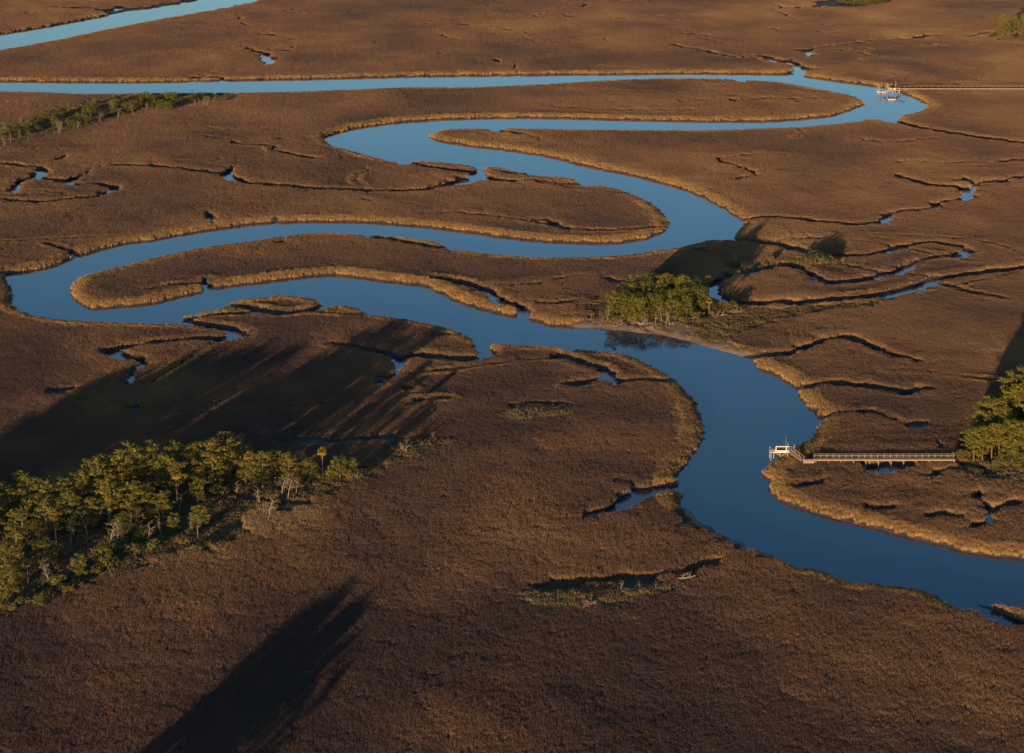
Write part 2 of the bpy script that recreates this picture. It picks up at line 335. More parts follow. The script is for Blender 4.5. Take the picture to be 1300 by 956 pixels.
def sstep(t): t = np.clip(t, 0, 1); return t * t * (3 - 2 * t)
land = 0.85 + 0.4 * (fbm(X / 45, Y / 45, 21) - 0.5) + 0.2 * (fbm(X / 9, Y / 9, 5) - 0.5)
land += 0.42 * np.exp(-np.clip(np.minimum(sd, cd + 6), 0, 40) / 9.0)       # low natural levee along the banks
attr = {k: np.zeros((NR, NC)) for k in ('mud', 'turf', 'sand', 'shade_mud')}
wet_pool = np.full((NR, NC), 9.0)
soft = 1.6
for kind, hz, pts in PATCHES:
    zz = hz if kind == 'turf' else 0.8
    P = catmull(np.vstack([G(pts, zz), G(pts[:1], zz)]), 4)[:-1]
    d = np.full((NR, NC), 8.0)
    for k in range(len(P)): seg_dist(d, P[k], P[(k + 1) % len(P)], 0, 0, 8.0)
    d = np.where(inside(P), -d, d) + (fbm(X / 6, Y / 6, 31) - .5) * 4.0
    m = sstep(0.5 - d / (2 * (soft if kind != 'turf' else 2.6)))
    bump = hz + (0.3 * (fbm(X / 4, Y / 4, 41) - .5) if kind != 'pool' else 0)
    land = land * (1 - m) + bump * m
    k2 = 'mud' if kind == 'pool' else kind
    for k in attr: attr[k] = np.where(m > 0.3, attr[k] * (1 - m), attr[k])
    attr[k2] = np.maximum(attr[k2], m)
Z = land.copy()
Z = np.where(cd < 1.3, bed + (land - bed) * sstep(cd / 1.3), Z)
Z = np.where(cd < 0, bed - 0.25 * np.clip(-cd, 0, 2), Z)
prof = np.clip(Z, -2, 3) * (1 - np.exp(-np.clip(sd, 0, 40) / 3.6))
Z = np.where(sd < 16, prof, Z)
Z = np.where(sd < 0, np.maximum(sd * 0.45, -2.5), Z)
nograss = (sd < 0.9) | (cd < 0.75)
far_m = (Y > 1780) | (Y < 300) | (np.abs(X / S[:, None]) > 0.326)
Z = np.where(far_m & (sd > 3), 0.9 + 0.3 * (fbm(X / 60, Y / 60, 51) - .5), Z)
edge = np.minimum(sd, cd + 1.2)

def sample(field, x, y):
    i = np.searchsorted(RY, y) - 1
    u = x / srow(y)
    j = np.searchsorted(RU, u) - 1
    i = np.clip(i, 0, NR - 2); j = np.clip(j, 0, NC - 2)
    fy = np.clip((y - RY[i]) / (RY[i + 1] - RY[i]), 0, 1); fx = np.clip((u - RU[j]) / (RU[j + 1] - RU[j]), 0, 1)
    return (field[i, j] * (1 - fx) + field[i, j + 1] * fx) * (1 - fy) + (field[i + 1, j] * (1 - fx) + field[i + 1, j + 1] * fx) * fy
def zat(x, y):
    return float(sample(Z, np.array([x]), np.array([y]))[0])

# ------------------------------------------------------------------ materials
def new_mat(name):
    m = bpy.data.materials.new(name); m.use_nodes = True
    nt = m.node_tree; b = nt.nodes['Principled BSDF']
    return m, nt, b
def mixn(nt, fac, a, b, blend='MIX'):
    n = nt.nodes.new('ShaderNodeMix'); n.data_type = 'RGBA'; n.blend_type = blend
    if isinstance(fac, (int, float)): n.inputs[0].default_value = fac
    else: nt.links.new(fac, n.inputs[0])
    for k, v in ((6, a), (7, b)):
        if isinstance(v, tuple): n.inputs[k].default_value = (*v, 1)
        else: nt.links.new(v, n.inputs[k])
    return n.outputs[2]
def attrn(nt, name, typ='GEOMETRY', out='Fac'):
    n = nt.nodes.new('ShaderNodeAttribute'); n.attribute_name = name; n.attribute_type = typ
    return n.outputs[out]
def noisen(nt, scale, detail=4, coord=None):
    n = nt.nodes.new('ShaderNodeTexNoise'); n.inputs['Scale'].default_value = scale; n.inputs['Detail'].default_value = detail
    if coord is not None: nt.links.new(coord, n.inputs['Vector'])
    return n.outputs['Fac']
def geo_pos(nt): return nt.nodes.new('ShaderNodeNewGeometry').outputs['Position']
def bump(nt, b, h, strength, dist):
    n = nt.nodes.new('ShaderNodeBump'); n.inputs['Strength'].default_value = strength; n.inputs['Distance'].default_value = dist
    nt.links.new(h, n.inputs['Height']); nt.links.new(n.outputs[0], b.inputs['Normal'])
def ramp(nt, fac, stops):
    n = nt.nodes.new('ShaderNodeValToRGB'); e = n.color_ramp.elements
    while len(e) < len(stops): e.new(0.5)
    for k, (p, c) in enumerate(stops): e[k].position = p; e[k].color = (*c, 1)
    nt.links.new(fac, n.inputs[0]); return n.outputs[0]

def mat_ground():
    m, nt, b = new_mat('marsh_soil')
    pos = geo_pos(nt)
    base = ramp(nt, noisen(nt, 0.35, 5, pos), [(0.3, (0.06, 0.042, 0.032)), (0.7, (0.10, 0.07, 0.05))])
    mud = ramp(nt, noisen(nt, 0.6, 5, pos), [(0.3, (0.045, 0.04, 0.038)), (0.7, (0.085, 0.075, 0.068))])
    turf = ramp(nt, noisen(nt, 1.1, 5, pos), [(0.3, (0.055, 0.043, 0.026)), (0.7, (0.10, 0.074, 0.042))])
    sand = ramp(nt, noisen(nt, 0.9, 5, pos), [(0.3, (0.19, 0.13, 0.085)), (0.7, (0.29, 0.20, 0.13))])
    c = mixn(nt, attrn(nt, 'mud'), base, mud)
    c = mixn(nt, attrn(nt, 'turf'), c, turf)
    c = mixn(nt, attrn(nt, 'sand'), c, sand)
    c = mixn(nt, attrn(nt, 'shade_mud'), c, ramp(nt, noisen(nt, 0.8, 5, pos), [(0.3, (0.045, 0.037, 0.03)), (0.7, (0.085, 0.066, 0.05))]))  # dull dark mud tone, hummock shade put into the colour
    nt.links.new(c, b.inputs['Base Color'])
    r = nt.nodes.new('ShaderNodeMapRange'); r.inputs[3].default_value = 0.9; r.inputs[4].default_value = 0.68
    nt.links.new(attrn(nt, 'mud'), r.inputs[0]); nt.links.new(r.outputs[0], b.inputs['Roughness'])
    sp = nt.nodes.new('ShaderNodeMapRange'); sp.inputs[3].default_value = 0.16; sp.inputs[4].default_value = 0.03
    nt.links.new(attrn(nt, 'shade_mud'), sp.inputs[0]); nt.links.new(sp.outputs[0], b.inputs['Specular IOR Level'])
    bump(nt, b, noisen(nt, 1.6, 6, pos), 0.5, 0.25)
    return m
def mat_water():
    m, nt, b = new_mat('tidal_water')
    b.inputs['Base Color'].default_value = (0.012, 0.036, 0.056, 1)
    b.inputs['Roughness'].default_value = 0.04
    b.inputs['IOR'].default_value = 1.333
    pos = geo_pos(nt)
    n1 = noisen(nt, 0.9, 3, pos); n2 = noisen(nt, 0.05, 2, pos)
    mm = nt.nodes.new('ShaderNodeMath'); mm.operation = 'MULTIPLY'; nt.links.new(n1, mm.inputs[0]); nt.links.new(n2, mm.inputs[1])
    bump(nt, b, mm.outputs[0], 0.12, 0.12)
    return m
def mat_grass(name, stops, spread=0.2):
    m, nt, b = new_mat(name)
    c = ramp(nt, attrn(nt, 'tint', 'INSTANCER'), stops)
    v = attrn(nt, 'shade')
    k = nt.nodes.new('ShaderNodeMapRange'); k.inputs[3].default_value = 1 - spread; k.inputs[4].default_value = 1 + spread
    nt.links.new(v, k.inputs[0])
    cc = nt.nodes.new('ShaderNodeCombineColor')
    for i in range(3): nt.links.new(k.outputs[0], cc.inputs[i])
    c = mixn(nt, 1.0, c, cc.outputs[0], 'MULTIPLY')
    nt.links.new(c, b.inputs['Base Color'])
    b.inputs['Roughness'].default_value = 0.75
    b.inputs['Specular IOR Level'].default_value = 0.15
    return m
def mat_leaf(name, dark, light, dry=(0.30, 0.20, 0.05), dry_amt=0.16):
    m, nt, b = new_mat(name)
    c = mixn(nt, attrn(nt, 'shade'), dark, light)
    oi = nt.nodes.new('ShaderNodeObjectInfo')
    mr = nt.nodes.new('ShaderNodeMapRange'); mr.inputs[3].default_value = 0; mr.inputs[4].default_value = dry_amt * 2
    nt.links.new(oi.outputs['Random'], mr.inputs[0])
    c = mixn(nt, mr.outputs[0], c, dry)
    nt.links.new(c, b.inputs['Base Color'])
    b.inputs['Roughness'].default_value = 0.6
    b.inputs['Specular IOR Level'].default_value = 0.25
    return m
def mat_plain(name, a, bcol, scale, rough=0.8, bumpd=0.02):
    m, nt, b = new_mat(name)
    tc = nt.nodes.new('ShaderNodeTexCoord')
    c = ramp(nt, noisen(nt, scale, 5, tc.outputs['Object']), [(0.3, a), (0.7, bcol)])
    nt.links.new(c, b.inputs['Base Color']); b.inputs['Roughness'].default_value = rough
    bump(nt, b, noisen(nt, scale * 3, 4, tc.outputs['Object']), 0.4, bumpd)
    return m
M = dict(
    ground=mat_ground(), water=mat_water(),
    grass=mat_grass('dry_cordgrass', [(0.0, (0.095, 0.066, 0.055)), (0.3, (0.145, 0.092, 0.066)), (0.5, (0.185, 0.108, 0.065)), (0.75, (0.235, 0.145, 0.078)), (1.0, (0.30, 0.20, 0.10))]),
    bank=mat_grass('bank_cordgrass', [(0.0, (0.165, 0.10, 0.057)), (0.5, (0.255, 0.158, 0.068)), (1.0, (0.35, 0.23, 0.093))]),
    turf=mat_grass('short_turf', [(0.0, (0.075, 0.06, 0.028)), (0.5, (0.13, 0.098, 0.045)), (1.0, (0.19, 0.135, 0.07))]),
    pine=mat_leaf('pine_needles', (0.034, 0.041, 0.005), (0.138, 0.130, 0.012), dry=(0.16, 0.11, 0.02)),
    oak=mat_leaf('evergreen_leaves', (0.030, 0.039, 0.005), (0.122, 0.120, 0.011), dry=(0.14, 0.10, 0.02), dry_amt=0.06),
    shrub=mat_leaf('shrub_leaves', (0.05, 0.048, 0.012), (0.12, 0.10, 0.024), dry=(0.15, 0.10, 0.035), dry_amt=0.15),
    palm=mat_leaf('palm_fronds', (0.10, 0.08, 0.012), (0.27, 0.19, 0.025), dry=(0.32, 0.18, 0.03), dry_amt=0.25),
    bark=mat_plain('pine_bark', (0.075, 0.055, 0.042), (0.14, 0.10, 0.075), 2.0),
    snag=mat_plain('bleached_wood', (0.13, 0.10, 0.078), (0.24, 0.19, 0.145), 2.5),
    timber=mat_plain('weathered_timber', (0.22, 0.16, 0.10), (0.34, 0.25, 0.16), 3.0),
    piling=mat_plain('treated_piling', (0.14, 0.10, 0.07), (0.22, 0.16, 0.11), 3.0),
    cream=mat_plain('cream_paint', (0.46, 0.41, 0.33), (0.56, 0.51, 0.42), 1.5, 0.5, 0.004),
    deck=mat_plain('deck_boards', (0.20, 0.17, 0.15), (0.29, 0.25, 0.22), 4.0),
    white=mat_plain('white_gelcoat', (0.36, 0.36, 0.40), (0.44, 0.44, 0.47), 1.0, 0.25, 0.001),
    dark=mat_plain('dark_metal', (0.03, 0.03, 0.035), (0.06, 0.06, 0.065), 2.0, 0.4, 0.002),
)

# ------------------------------------------------------------------ object helpers
def tag(o, label=None, category=None, group=None, kind=None):
    if label: o['label'] = label
    if category: o['category'] = category
    if group: o['group'] = group
    if kind: o['kind'] = kind
    return o
def mesh_from(name, verts, faces, mat, shade=None, smooth=False):
    me = bpy.data.meshes.new(name)
    me.from_pydata([tuple(map(float, v)) for v in verts], [], [tuple(map(int, f)) for f in faces])
    if shade is not None:
        a = me.attributes.new('shade', 'FLOAT', 'FACE'); a.data.foreach_set('value', np.asarray(shade, np.float32))
    me.materials.append(mat)
    if smooth: me.polygons.foreach_set('use_smooth', [True] * len(me.polygons))
    me.update()
    return me
def obj(name, me, parent=None, loc=(0, 0, 0)):
    o = bpy.data.objects.new(name, me); COL.objects.link(o); o.location = loc
    if parent is not None: o.parent = parent
    return o
def empty(name, loc, rz=0.0, scale=1.0):
    o = bpy.data.objects.new(name, None); COL.objects.link(o)
    o.empty_display_size = 0.5
    o.location = loc; o.rotation_euler = (0, 0, rz); o.scale = (scale,) * 3
    return o

# ------------------------------------------------------------------ ground and water
def quad_grid(nr, nc):
    idx = np.arange(nr * nc).reshape(nr, nc)
    return np.stack([idx[:-1, :-1], idx[:-1, 1:], idx[1:, 1:], idx[1:, :-1]], -1).reshape(-1, 4)
def grid_mesh(name, xyz, quads, mat, attrs=None, smooth=True):
    me = bpy.data.meshes.new(name)
    me.vertices.add(len(xyz)); me.vertices.foreach_set('co', xyz.astype(np.float32).ravel())
    me.loops.add(quads.size); me.loops.foreach_set('vertex_index', quads.astype(np.int32).ravel())
    me.polygons.add(len(quads)); me.polygons.foreach_set('loop_start', np.arange(0, quads.size, 4, dtype=np.int32))
    me.update(calc_edges=True)
    if smooth: me.polygons.foreach_set('use_smooth', np.ones(len(quads), bool))
    for k, v in (attrs or {}).items():
        a = me.attributes.new(k, 'FLOAT', 'POINT'); a.data.foreach_set('value', v.astype(np.float32).ravel())
    me.materials.append(mat); me.update()
    return me
patch_mud = attr['mud'].copy()
bank_mud = np.clip(1 - np.minimum(sd / 1.6, cd / 0.9), 0, 1)
attr['mud'] = np.maximum(attr['mud'], np.where(attr['sand'] > .3, 0, bank_mud))
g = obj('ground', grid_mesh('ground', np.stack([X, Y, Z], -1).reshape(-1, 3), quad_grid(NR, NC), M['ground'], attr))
tag(g, 'brown salt marsh soil cut by winding tidal creeks', 'marsh', kind='structure')
wv = np.array([(-30000, -30000, 0), (30000, -30000, 0), (30000, 60000, 0), (-30000, 60000, 0)], float)
w = obj('water', grid_mesh('water', wv, np.array([[0, 1, 2, 3]]), M['water'], smooth=False))
tag(w, 'blue tidal river looping through the marsh', 'river', kind='structure')

# ------------------------------------------------------------------ grass
def tuft_mesh(name, mat, radius, n_tufts, blades, h, hv, width, lean, seed):
    r = np.random.default_rng(seed)
    V, F, Sh = [], [], []
    for t in range(n_tufts):
        rr = radius * math.sqrt(r.random()); a = r.random() * 6.283
        cx, cy = rr * math.cos(a), rr * math.sin(a)
        th = h * (1 + hv * r.normal()); th = max(th, h * 0.35); ts = r.random()
        for b in range(blades):
            bx, by = cx + r.normal() * 0.2, cy + r.normal() * 0.2
            ba = r.random() * 6.283; bw = width * (0.6 + 0.8 * r.random())
            bh = th * (0.84 + 0.22 * r.random())
            la = r.random() * 6.283; ll = lean * bh * r.random()
            dx, dy = math.cos(ba) * bw / 2, math.sin(ba) * bw / 2
            lx, ly = math.cos(la) * ll, math.sin(la) * ll
            k = len(V)
            V += [(bx - dx, by - dy, -0.15), (bx + dx, by + dy, -0.15), (bx + dx * .75 + lx * .45, by + dy * .75 + ly * .45, bh * .6), (bx - dx * .75 + lx * .45, by - dy * .75 + ly * .45, bh * .6), (bx + lx, by + ly, bh)]
            F += [(k, k + 1, k + 2, k + 3), (k + 3, k + 2, k + 4)]
            s = min(max(ts * .6 + r.random() * .4, 0), 1); Sh += [s, s]
    return mesh_from(name, V, F, mat, Sh)
def proto_collection(name, meshes):
    c = bpy.data.collections.new(name)
    for me in meshes:
        o = bpy.data.objects.new(me.name, me); c.objects.link(o)
    return c
def scatter(name, coll, pts, rot, scl, idx, tint, label, category):
    me = bpy.data.meshes.new(name)
    n = len(pts)
    me.vertices.add(n); me.vertices.foreach_set('co', pts.astype(np.float32).ravel())
    for k, t, v in (('rot', 'FLOAT', rot), ('idx', 'INT', idx), ('tint', 'FLOAT', tint)):
        a = me.attributes.new(k, t, 'POINT'); a.data.foreach_set('value', v.astype(np.int32 if t == 'INT' else np.float32))
    a = me.attributes.new('scl', 'FLOAT_VECTOR', 'POINT'); a.data.foreach_set('vector', scl.astype(np.float32).ravel())
    me.update()
    o = obj(name, me)
    ng = bpy.data.node_groups.new(name, 'GeometryNodeTree')
    ng.interface.new_socket('Geometry', in_out='INPUT', socket_type='NodeSocketGeometry')
    ng.interface.new_socket('Geometry', in_out='OUTPUT', socket_type='NodeSocketGeometry')
    N = ng.nodes; L = ng.links
    gi = N.new('NodeGroupInput'); go = N.new('NodeGroupOutput')
    ci = N.new('GeometryNodeCollectionInfo'); ci.inputs['Collection'].default_value = coll
    ci.inputs['Separate Children'].default_value = True; ci.inputs['Reset Children'].default_value = True
    ip = N.new('GeometryNodeInstanceOnPoints'); ip.inputs['Pick Instance'].default_value = True
    def na(nm, dt):
        x = N.new('GeometryNodeInputNamedAttribute'); x.data_type = dt; x.inputs['Name'].default_value = nm
        return [s for s in x.outputs if s.enabled and s.name == 'Attribute'][0]
    cx = N.new('ShaderNodeCombineXYZ'); L.new(na('rot', 'FLOAT'), cx.inputs['Z'])
    L.new(gi.outputs[0], ip.inputs['Points']); L.new(ci.outputs[0], ip.inputs['Instance'])
    L.new(na('idx', 'INT'), ip.inputs['Instance Index']); L.new(cx.outputs[0], ip.inputs['Rotation']); L.new(na('scl', 'FLOAT_VECTOR'), ip.inputs['Scale'])
    L.new(ip.outputs[0], go.inputs[0])
    md = o.modifiers.new('scatter', 'NODES'); md.node_group = ng
    tag(o, label, category, kind='stuff')
    return o
def jitter_points(spacing, y0, y1, grow=0.0, umax=0.318):
    out = []
    y = y0
    while y < y1:
        s = spacing * (1 + grow * max(y - 600, 0) / 1000)
        half = umax * float(srow(y))
        n = int(2 * half / s)
        xs = (np.arange(n) + rng.random()) * s - half
        out.append(np.column_stack([xs + (rng.random(n) - .5) * s * .9, y + (rng.random(n) - .5) * s * .9, np.full(n, s)]))
        y += s
    return np.vstack(out)

# interior marsh: wide patches
P = jitter_points(3.0, 304, 1770, 1.0)
e = sample(edge, P[:, 0], P[:, 1]); bare = sample(np.maximum.reduce([attr['mud'], attr['sand'], attr['turf'], attr['shade_mud']]), P[:, 0], P[:, 1])
sp = sample(sd, P[:, 0], P[:, 1]); kk = (e > 2.4) & (bare < .25) & (sp > 5.0)
P, e = P[kk], e[kk]
n = len(P)
f1 = fbm(P[:, 0] / 38, P[:, 1] / 55, 61, 4); f2 = fbm(P[:, 0] / 7, P[:, 1] / 9, 71, 2)
zone = fbm(P[:, 0] / 24, P[:, 1] / 34, 67, 3)
hs = (0.86 + 0.1 * (f2 - .5) + 0.45 * (f1 - .5) + 0.7 * (zone - .5)) * (1 + 0.15 * np.exp(-np.clip(e - 2, 0, 99) / 9))
wsc = P[:, 2] / 3.0
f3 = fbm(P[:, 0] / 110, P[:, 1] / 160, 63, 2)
near_dark = np.clip((560 - P[:, 1]) / 140 + 2.2 * (f3 - .5), 0, 1)            # darker grass tint towards low y, broken up by noise
nearw = np.clip((820 - P[:, 1]) / 300, 0, 1)
tint = np.clip(0.37 + (1.1 + 1.0 * nearw) * (f1 - .5) + 0.45 * (f3 - .5) + 0.6 * nearw * (zone - .5) + 0.14 * (f2 - .5) + 0.14 * np.exp(-e / 8) - 0.33 * near_dark + rng.normal(0, .02, n), 0, 1)
pts = np.column_stack([P[:, 0], P[:, 1], sample(Z, P[:, 0], P[:, 1])])
coll = proto_collection('cordgrass_patches', [tuft_mesh('cordgrass_patch', M['grass'], 2.7, 190, 5, .92, .095, .075, .25, 100 + k) for k in range(7)])
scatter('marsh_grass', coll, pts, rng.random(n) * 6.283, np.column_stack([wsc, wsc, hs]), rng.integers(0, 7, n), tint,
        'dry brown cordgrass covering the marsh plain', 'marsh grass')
# taller golden grass along the water and creek edges
P = jitter_points(1.05, 304, 1500, 1.6)
e = sample(edge, P[:, 0], P[:, 1]); bare = sample(np.maximum(attr['sand'], attr['turf']), P[:, 0], P[:, 1]); mudp = sample(np.maximum(patch_mud, attr['shade_mud']), P[:, 0], P[:, 1])
s_ = sample(sd, P[:, 0], P[:, 1]); c_ = sample(cd, P[:, 0], P[:, 1])
k = (s_ > 1.0) & (c_ > 0.7) & ((e < 4.0) | (s_ < 5.5 + 3 * rng.random(len(P)))) & (bare < .3) & (mudp < .3)
P, e, s_ = P[k], e[k], s_[k]; n = len(P)
f2 = fbm(P[:, 0] / 5, P[:, 1] / 6, 81, 2)
hs = (0.9 + 0.14 * f2) * np.where(s_ < 6, 1.05, 0.85) * (0.7 + .3 * np.clip(e / 3, 0, 1))
wsc = P[:, 2] / 1.05
tint = np.clip(0.2 + 0.7 * (f2 - .2) + np.where(s_ < 6, .12, -.2) + rng.normal(0, .1, n), 0, 1)
pts = np.column_stack([P[:, 0], P[:, 1], sample(Z, P[:, 0], P[:, 1])])
coll = proto_collection('bank_patches', [tuft_mesh('bank_tuft', M['bank'], 0.85, 20, 5, 1.05, .08, .075, .3, 200 + k) for k in range(6)])
scatter('bank_grass', coll, pts, rng.random(n) * 6.283, np.column_stack([wsc, wsc, hs]), rng.integers(0, 6, n), tint,
        'taller golden cordgrass fringing the river and creek banks', 'marsh grass')
# short greenish turf on the hummocks
P = jitter_points(1.3, 304, 1500, 1.0)
tf = sample(attr['turf'], P[:, 0], P[:, 1]); sn = sample(attr['sand'], P[:, 0], P[:, 1]); pt = sample(attr['shade_mud'], P[:, 0], P[:, 1]); e = sample(edge, P[:, 0], P[:, 1])
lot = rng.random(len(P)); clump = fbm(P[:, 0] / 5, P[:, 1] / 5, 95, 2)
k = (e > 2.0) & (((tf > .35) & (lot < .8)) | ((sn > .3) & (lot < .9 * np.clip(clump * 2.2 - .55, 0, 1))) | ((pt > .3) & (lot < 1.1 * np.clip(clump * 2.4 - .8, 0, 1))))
P = P[k]; n = len(P)
f2 = fbm(P[:, 0] / 4, P[:, 1] / 5, 91, 3)
pts = np.column_stack([P[:, 0], P[:, 1], sample(Z, P[:, 0], P[:, 1])])
wsc = P[:, 2] / 1.3
coll = proto_collection('turf_patches', [tuft_mesh('turf_tuft', M['turf'], 1.0, 16, 4, .38, .3, .13, .7, 300 + k) for k in range(5)])
scatter('hummock_turf', coll, pts, rng.random(n) * 6.283, np.column_stack([wsc, wsc, .5 + 1.1 * f2]), rng.integers(0, 5, n), np.clip(f2 + rng.normal(0, .1, n), 0, 1),
        'short olive turf on the raised hummocks and islands', 'turf')

# ------------------------------------------------------------------ trees
def tube(V, F, pts, radii, sides=6):
    pts = [Vector(p) for p in pts]
    base = None
    for i, p in enumerate(pts):
        d = (pts[min(i + 1, len(pts) - 1)] - pts[max(i - 1, 0)])
        d = d.normalized() if d.length > 1e-6 else Vector((0, 0, 1))
        a = d.orthogonal().normalized(); b = d.cross(a)
        k = len(V)
        for s in range(sides):
            t = 6.28318 * s / sides
            V.append(tuple(p + (a * math.cos(t) + b * math.sin(t)) * radii[i]))
        if base is not None:
            for s in range(sides):
                F.append((base + s, base + (s + 1) % sides, k + (s + 1) % sides, k + s))
        base = k
    F.append(tuple(range(base, base + sides)))
def add_leaves(V, F, Sh, r, c, rad, n, size, out=0.7, droop=0.0):
    """leaf clump: n small leaf faces spread through an ellipsoid, turned mostly outward"""
    base = r.random() * .45
    for i in range(n):
        d = r.normal(size=3); d /= np.linalg.norm(d) + 1e-9
        q = (0.45 + 0.6 * r.random() ** 0.6)
        p = c + d * rad * q
        nn = d * out + r.normal(size=3) * (1 - out) * 0.9; nn[2] += 0.25 - droop
        nn /= np.linalg.norm(nn) + 1e-9
        t = np.cross(nn, r.normal(size=3)); t /= np.linalg.norm(t) + 1e-9; b = np.cross(nn, t)
        s = size * (0.6 + 0.8 * r.random()); l = s * (0.7 + 0.7 * r.random())
        k = len(V)
        V += [p - t * l, p - b * s * .5, p + t * l, p + b * s * .5]
        F.append((k, k + 1, k + 2, k + 3)); Sh.append(min(1, max(0, base + .55 * r.random())))
def make_pine(seed, h=12.0, low=0.17, spread=3.1):
    r = np.random.default_rng(seed)
    TV, TF, CV, CF, Sh = [], [], [], [], []
    bend = r.normal(size=2) * 0.35
    def axis(t): return np.array([bend[0] * math.sin(t * 2.4) + .15 * math.sin(t * 9 + seed), bend[1] * math.sin(t * 2.0), h * t])
    tube(TV, TF, [axis(t) for t in np.linspace(0, 1, 9)], [0.24 * (1 - .85 * t) + .02 for t in np.linspace(0, 1, 9)], 7)
    nb = 30
    for i in range(nb):
        t = low + (1 - low) * ((i + r.random() * .8) / nb)
        a = i * 2.4 + r.normal() * .4
        L = spread * (0.45 + 0.75 * math.sin(math.pi * min(1, (t - low) / (1 - low) * .82 + .16))) * (0.4 + .85 * r.random())
        p0 = axis(t); tip = p0 + np.array([math.cos(a) * L, math.sin(a) * L, L * (0.05 + .35 * r.random())])
        mid = (p0 + tip) / 2 + np.array([0, 0, -.1 * L])
        tube(TV, TF, [p0, mid, tip], [0.075, .05, .02], 4)
        for q in (0.62, 1.0):
            c = p0 + (tip - p0) * q + r.normal(size=3) * .15
            add_leaves(CV, CF, Sh, r, c, np.array([.92, .92, .5]) * (0.65 + .65 * r.random()), 46, .22, .6)
    for i in range(3):
        add_leaves(CV, CF, Sh, r, axis(1.0) + r.normal(size=3) * .35, np.array([.8, .8, .7]), 50, .24, .55)
    return mesh_from('pine_trunk', TV, TF, M['bark'], smooth=True), mesh_from('pine_crown', CV, CF, M['pine'], Sh)
def make_oak(seed, h=9.0, spread=3.2, mat='oak'):
    r = np.random.default_rng(seed)
    TV, TF, CV, CF, Sh = [], [], [], [], []
    lean = r.normal(size=2) * .5
    fork = np.array([lean[0] * .4, lean[1] * .4, h * .28])
    tube(TV, TF, [(0, 0, -.2), tuple(fork * .5), tuple(fork)], [.3, .24, .2], 7)
    nl = 26
    for i in range(nl):
        u = (i + .5) / nl; ph = i * 2.39996 + r.normal() * .25
        zz = .16 + .8 * u
        rr = spread * math.sqrt(max(0.05, 1 - ((zz - .42) / .62) ** 2)) * (0.55 + .5 * r.random())
        c = np.array([lean[0] + math.cos(ph) * rr, lean[1] + math.sin(ph) * rr, h * (zz + r.normal() * .03)])
        if i % 2 == 0:
            m = (fork + c) / 2 + r.normal(size=3) * .25
            tube(TV, TF, [fork, m, c], [.13, .08, .03], 4)
        R = (0.8 + .6 * r.random()) * spread / 3.0
        add_leaves(CV, CF, Sh, r, c, np.array([1.05, 1.05, .8]) * R, 78, .23, .68)
    return mesh_from('oak_trunk', TV, TF, M['bark'], smooth=True), mesh_from('oak_crown', CV, CF, M[mat], Sh)
def make_shrub(seed, h=2.6):
    r = np.random.default_rng(seed)
    TV, TF, CV, CF, Sh = [], [], [], [], []
    for i in range(9):
        a = i * 2.4 + r.random(); R = 1.25 * math.sqrt(r.random())
        c = np.array([math.cos(a) * R, math.sin(a) * R, h * (.35 + .4 * r.random())])
        tube(TV, TF, [(c[0] * .2, c[1] * .2, -.1), c * .6, c], [.07, .05, .02], 4)
        add_leaves(CV, CF, Sh, r, c, np.array([.75, .75, .7]) * (.7 + .5 * r.random()), 60, .19, .6)
    return mesh_from('shrub_stem', TV, TF, M['bark'], smooth=True), mesh_from('shrub_crown', CV, CF, M['shrub'], Sh)
def make_palm(seed, h=7.5):
    r = np.random.default_rng(seed)
    TV, TF, CV, CF, Sh = [], [], [], [], []
    b = r.normal() * .5
    tube(TV, TF, [(b * (t ** 2), .2 * b * t, h * t) for t in np.linspace(0, 1, 8)], [.24, .2, .18, .18, .18, .19, .22, .2], 8)
    top = np.array([b, .2 * b, h])
    for i in range(40):
        a = i * 2.39996; el = 1.25 - 1.9 * (i / 39) + r.normal() * .12
        d = np.array([math.cos(a) * math.cos(el), math.sin(a) * math.cos(el), math.sin(el)])
        L = .55 + .2 * r.random(); c = top + d * L
        side = np.cross(d, [0, 0, 1]); side /= np.linalg.norm(side) + 1e-9; up = np.cross(side, d)
        s = r.random() * .6 + (.4 if el < -.2 else 0)
        for q in range(9):
            t = (q - 4) / 4 * 1.25
            dd = d * math.cos(t) + side * math.sin(t)
            ln = (1.0 - .25 * abs(t)) * (.9 + .2 * r.random())
            tip = c + dd * ln + np.array([0, 0, -.28]); wv = np.cross(dd, up) * .13
            m = c + dd * ln * .55
            k = len(CV); CV += [c, m - wv, tip, m + wv]; CF.append((k, k + 1, k + 2, k + 3)); Sh.append(min(1, s))
        k = len(CV); CV += [top - side * .03, top + side * .03, c + side * .02, c - side * .02]; CF.append((k, k + 1, k + 2, k + 3)); Sh.append(s)
    return mesh_from('palm_trunk', TV, TF, M['bark'], smooth=True), mesh_from('palm_crown', CV, CF, M['palm'], Sh)
def branchy(V, F, r, p, d, L, rad, depth):
    pts = [p]; q = Vector(p); dd = Vector(d).normalized()
    for i in range(3):
        dd = (dd + Vector(r.normal(size=3)) * .22).normalized(); q = q + dd * (L / 3); pts.append(q.copy())
    tube(V, F, pts, [rad, rad * .82, rad * .62, rad * .35], 5 if depth > 1 else 4)
    if depth > 0:
        for i in range(4 if depth > 1 else 3):
            t = .35 + .6 * (i + r.random() * .6) / 4
            s = pts[min(3, int(t * 3) + 0)].lerp(pts[min(3, int(t * 3) + 1)], t * 3 - int(t * 3))
            nd = (dd + Vector(r.normal(size=3)) * .95 + Vector((0, 0, .15))).normalized()
            branchy(V, F, r, s, nd, L * (.45 + .25 * r.random()), rad * .5, depth - 1)
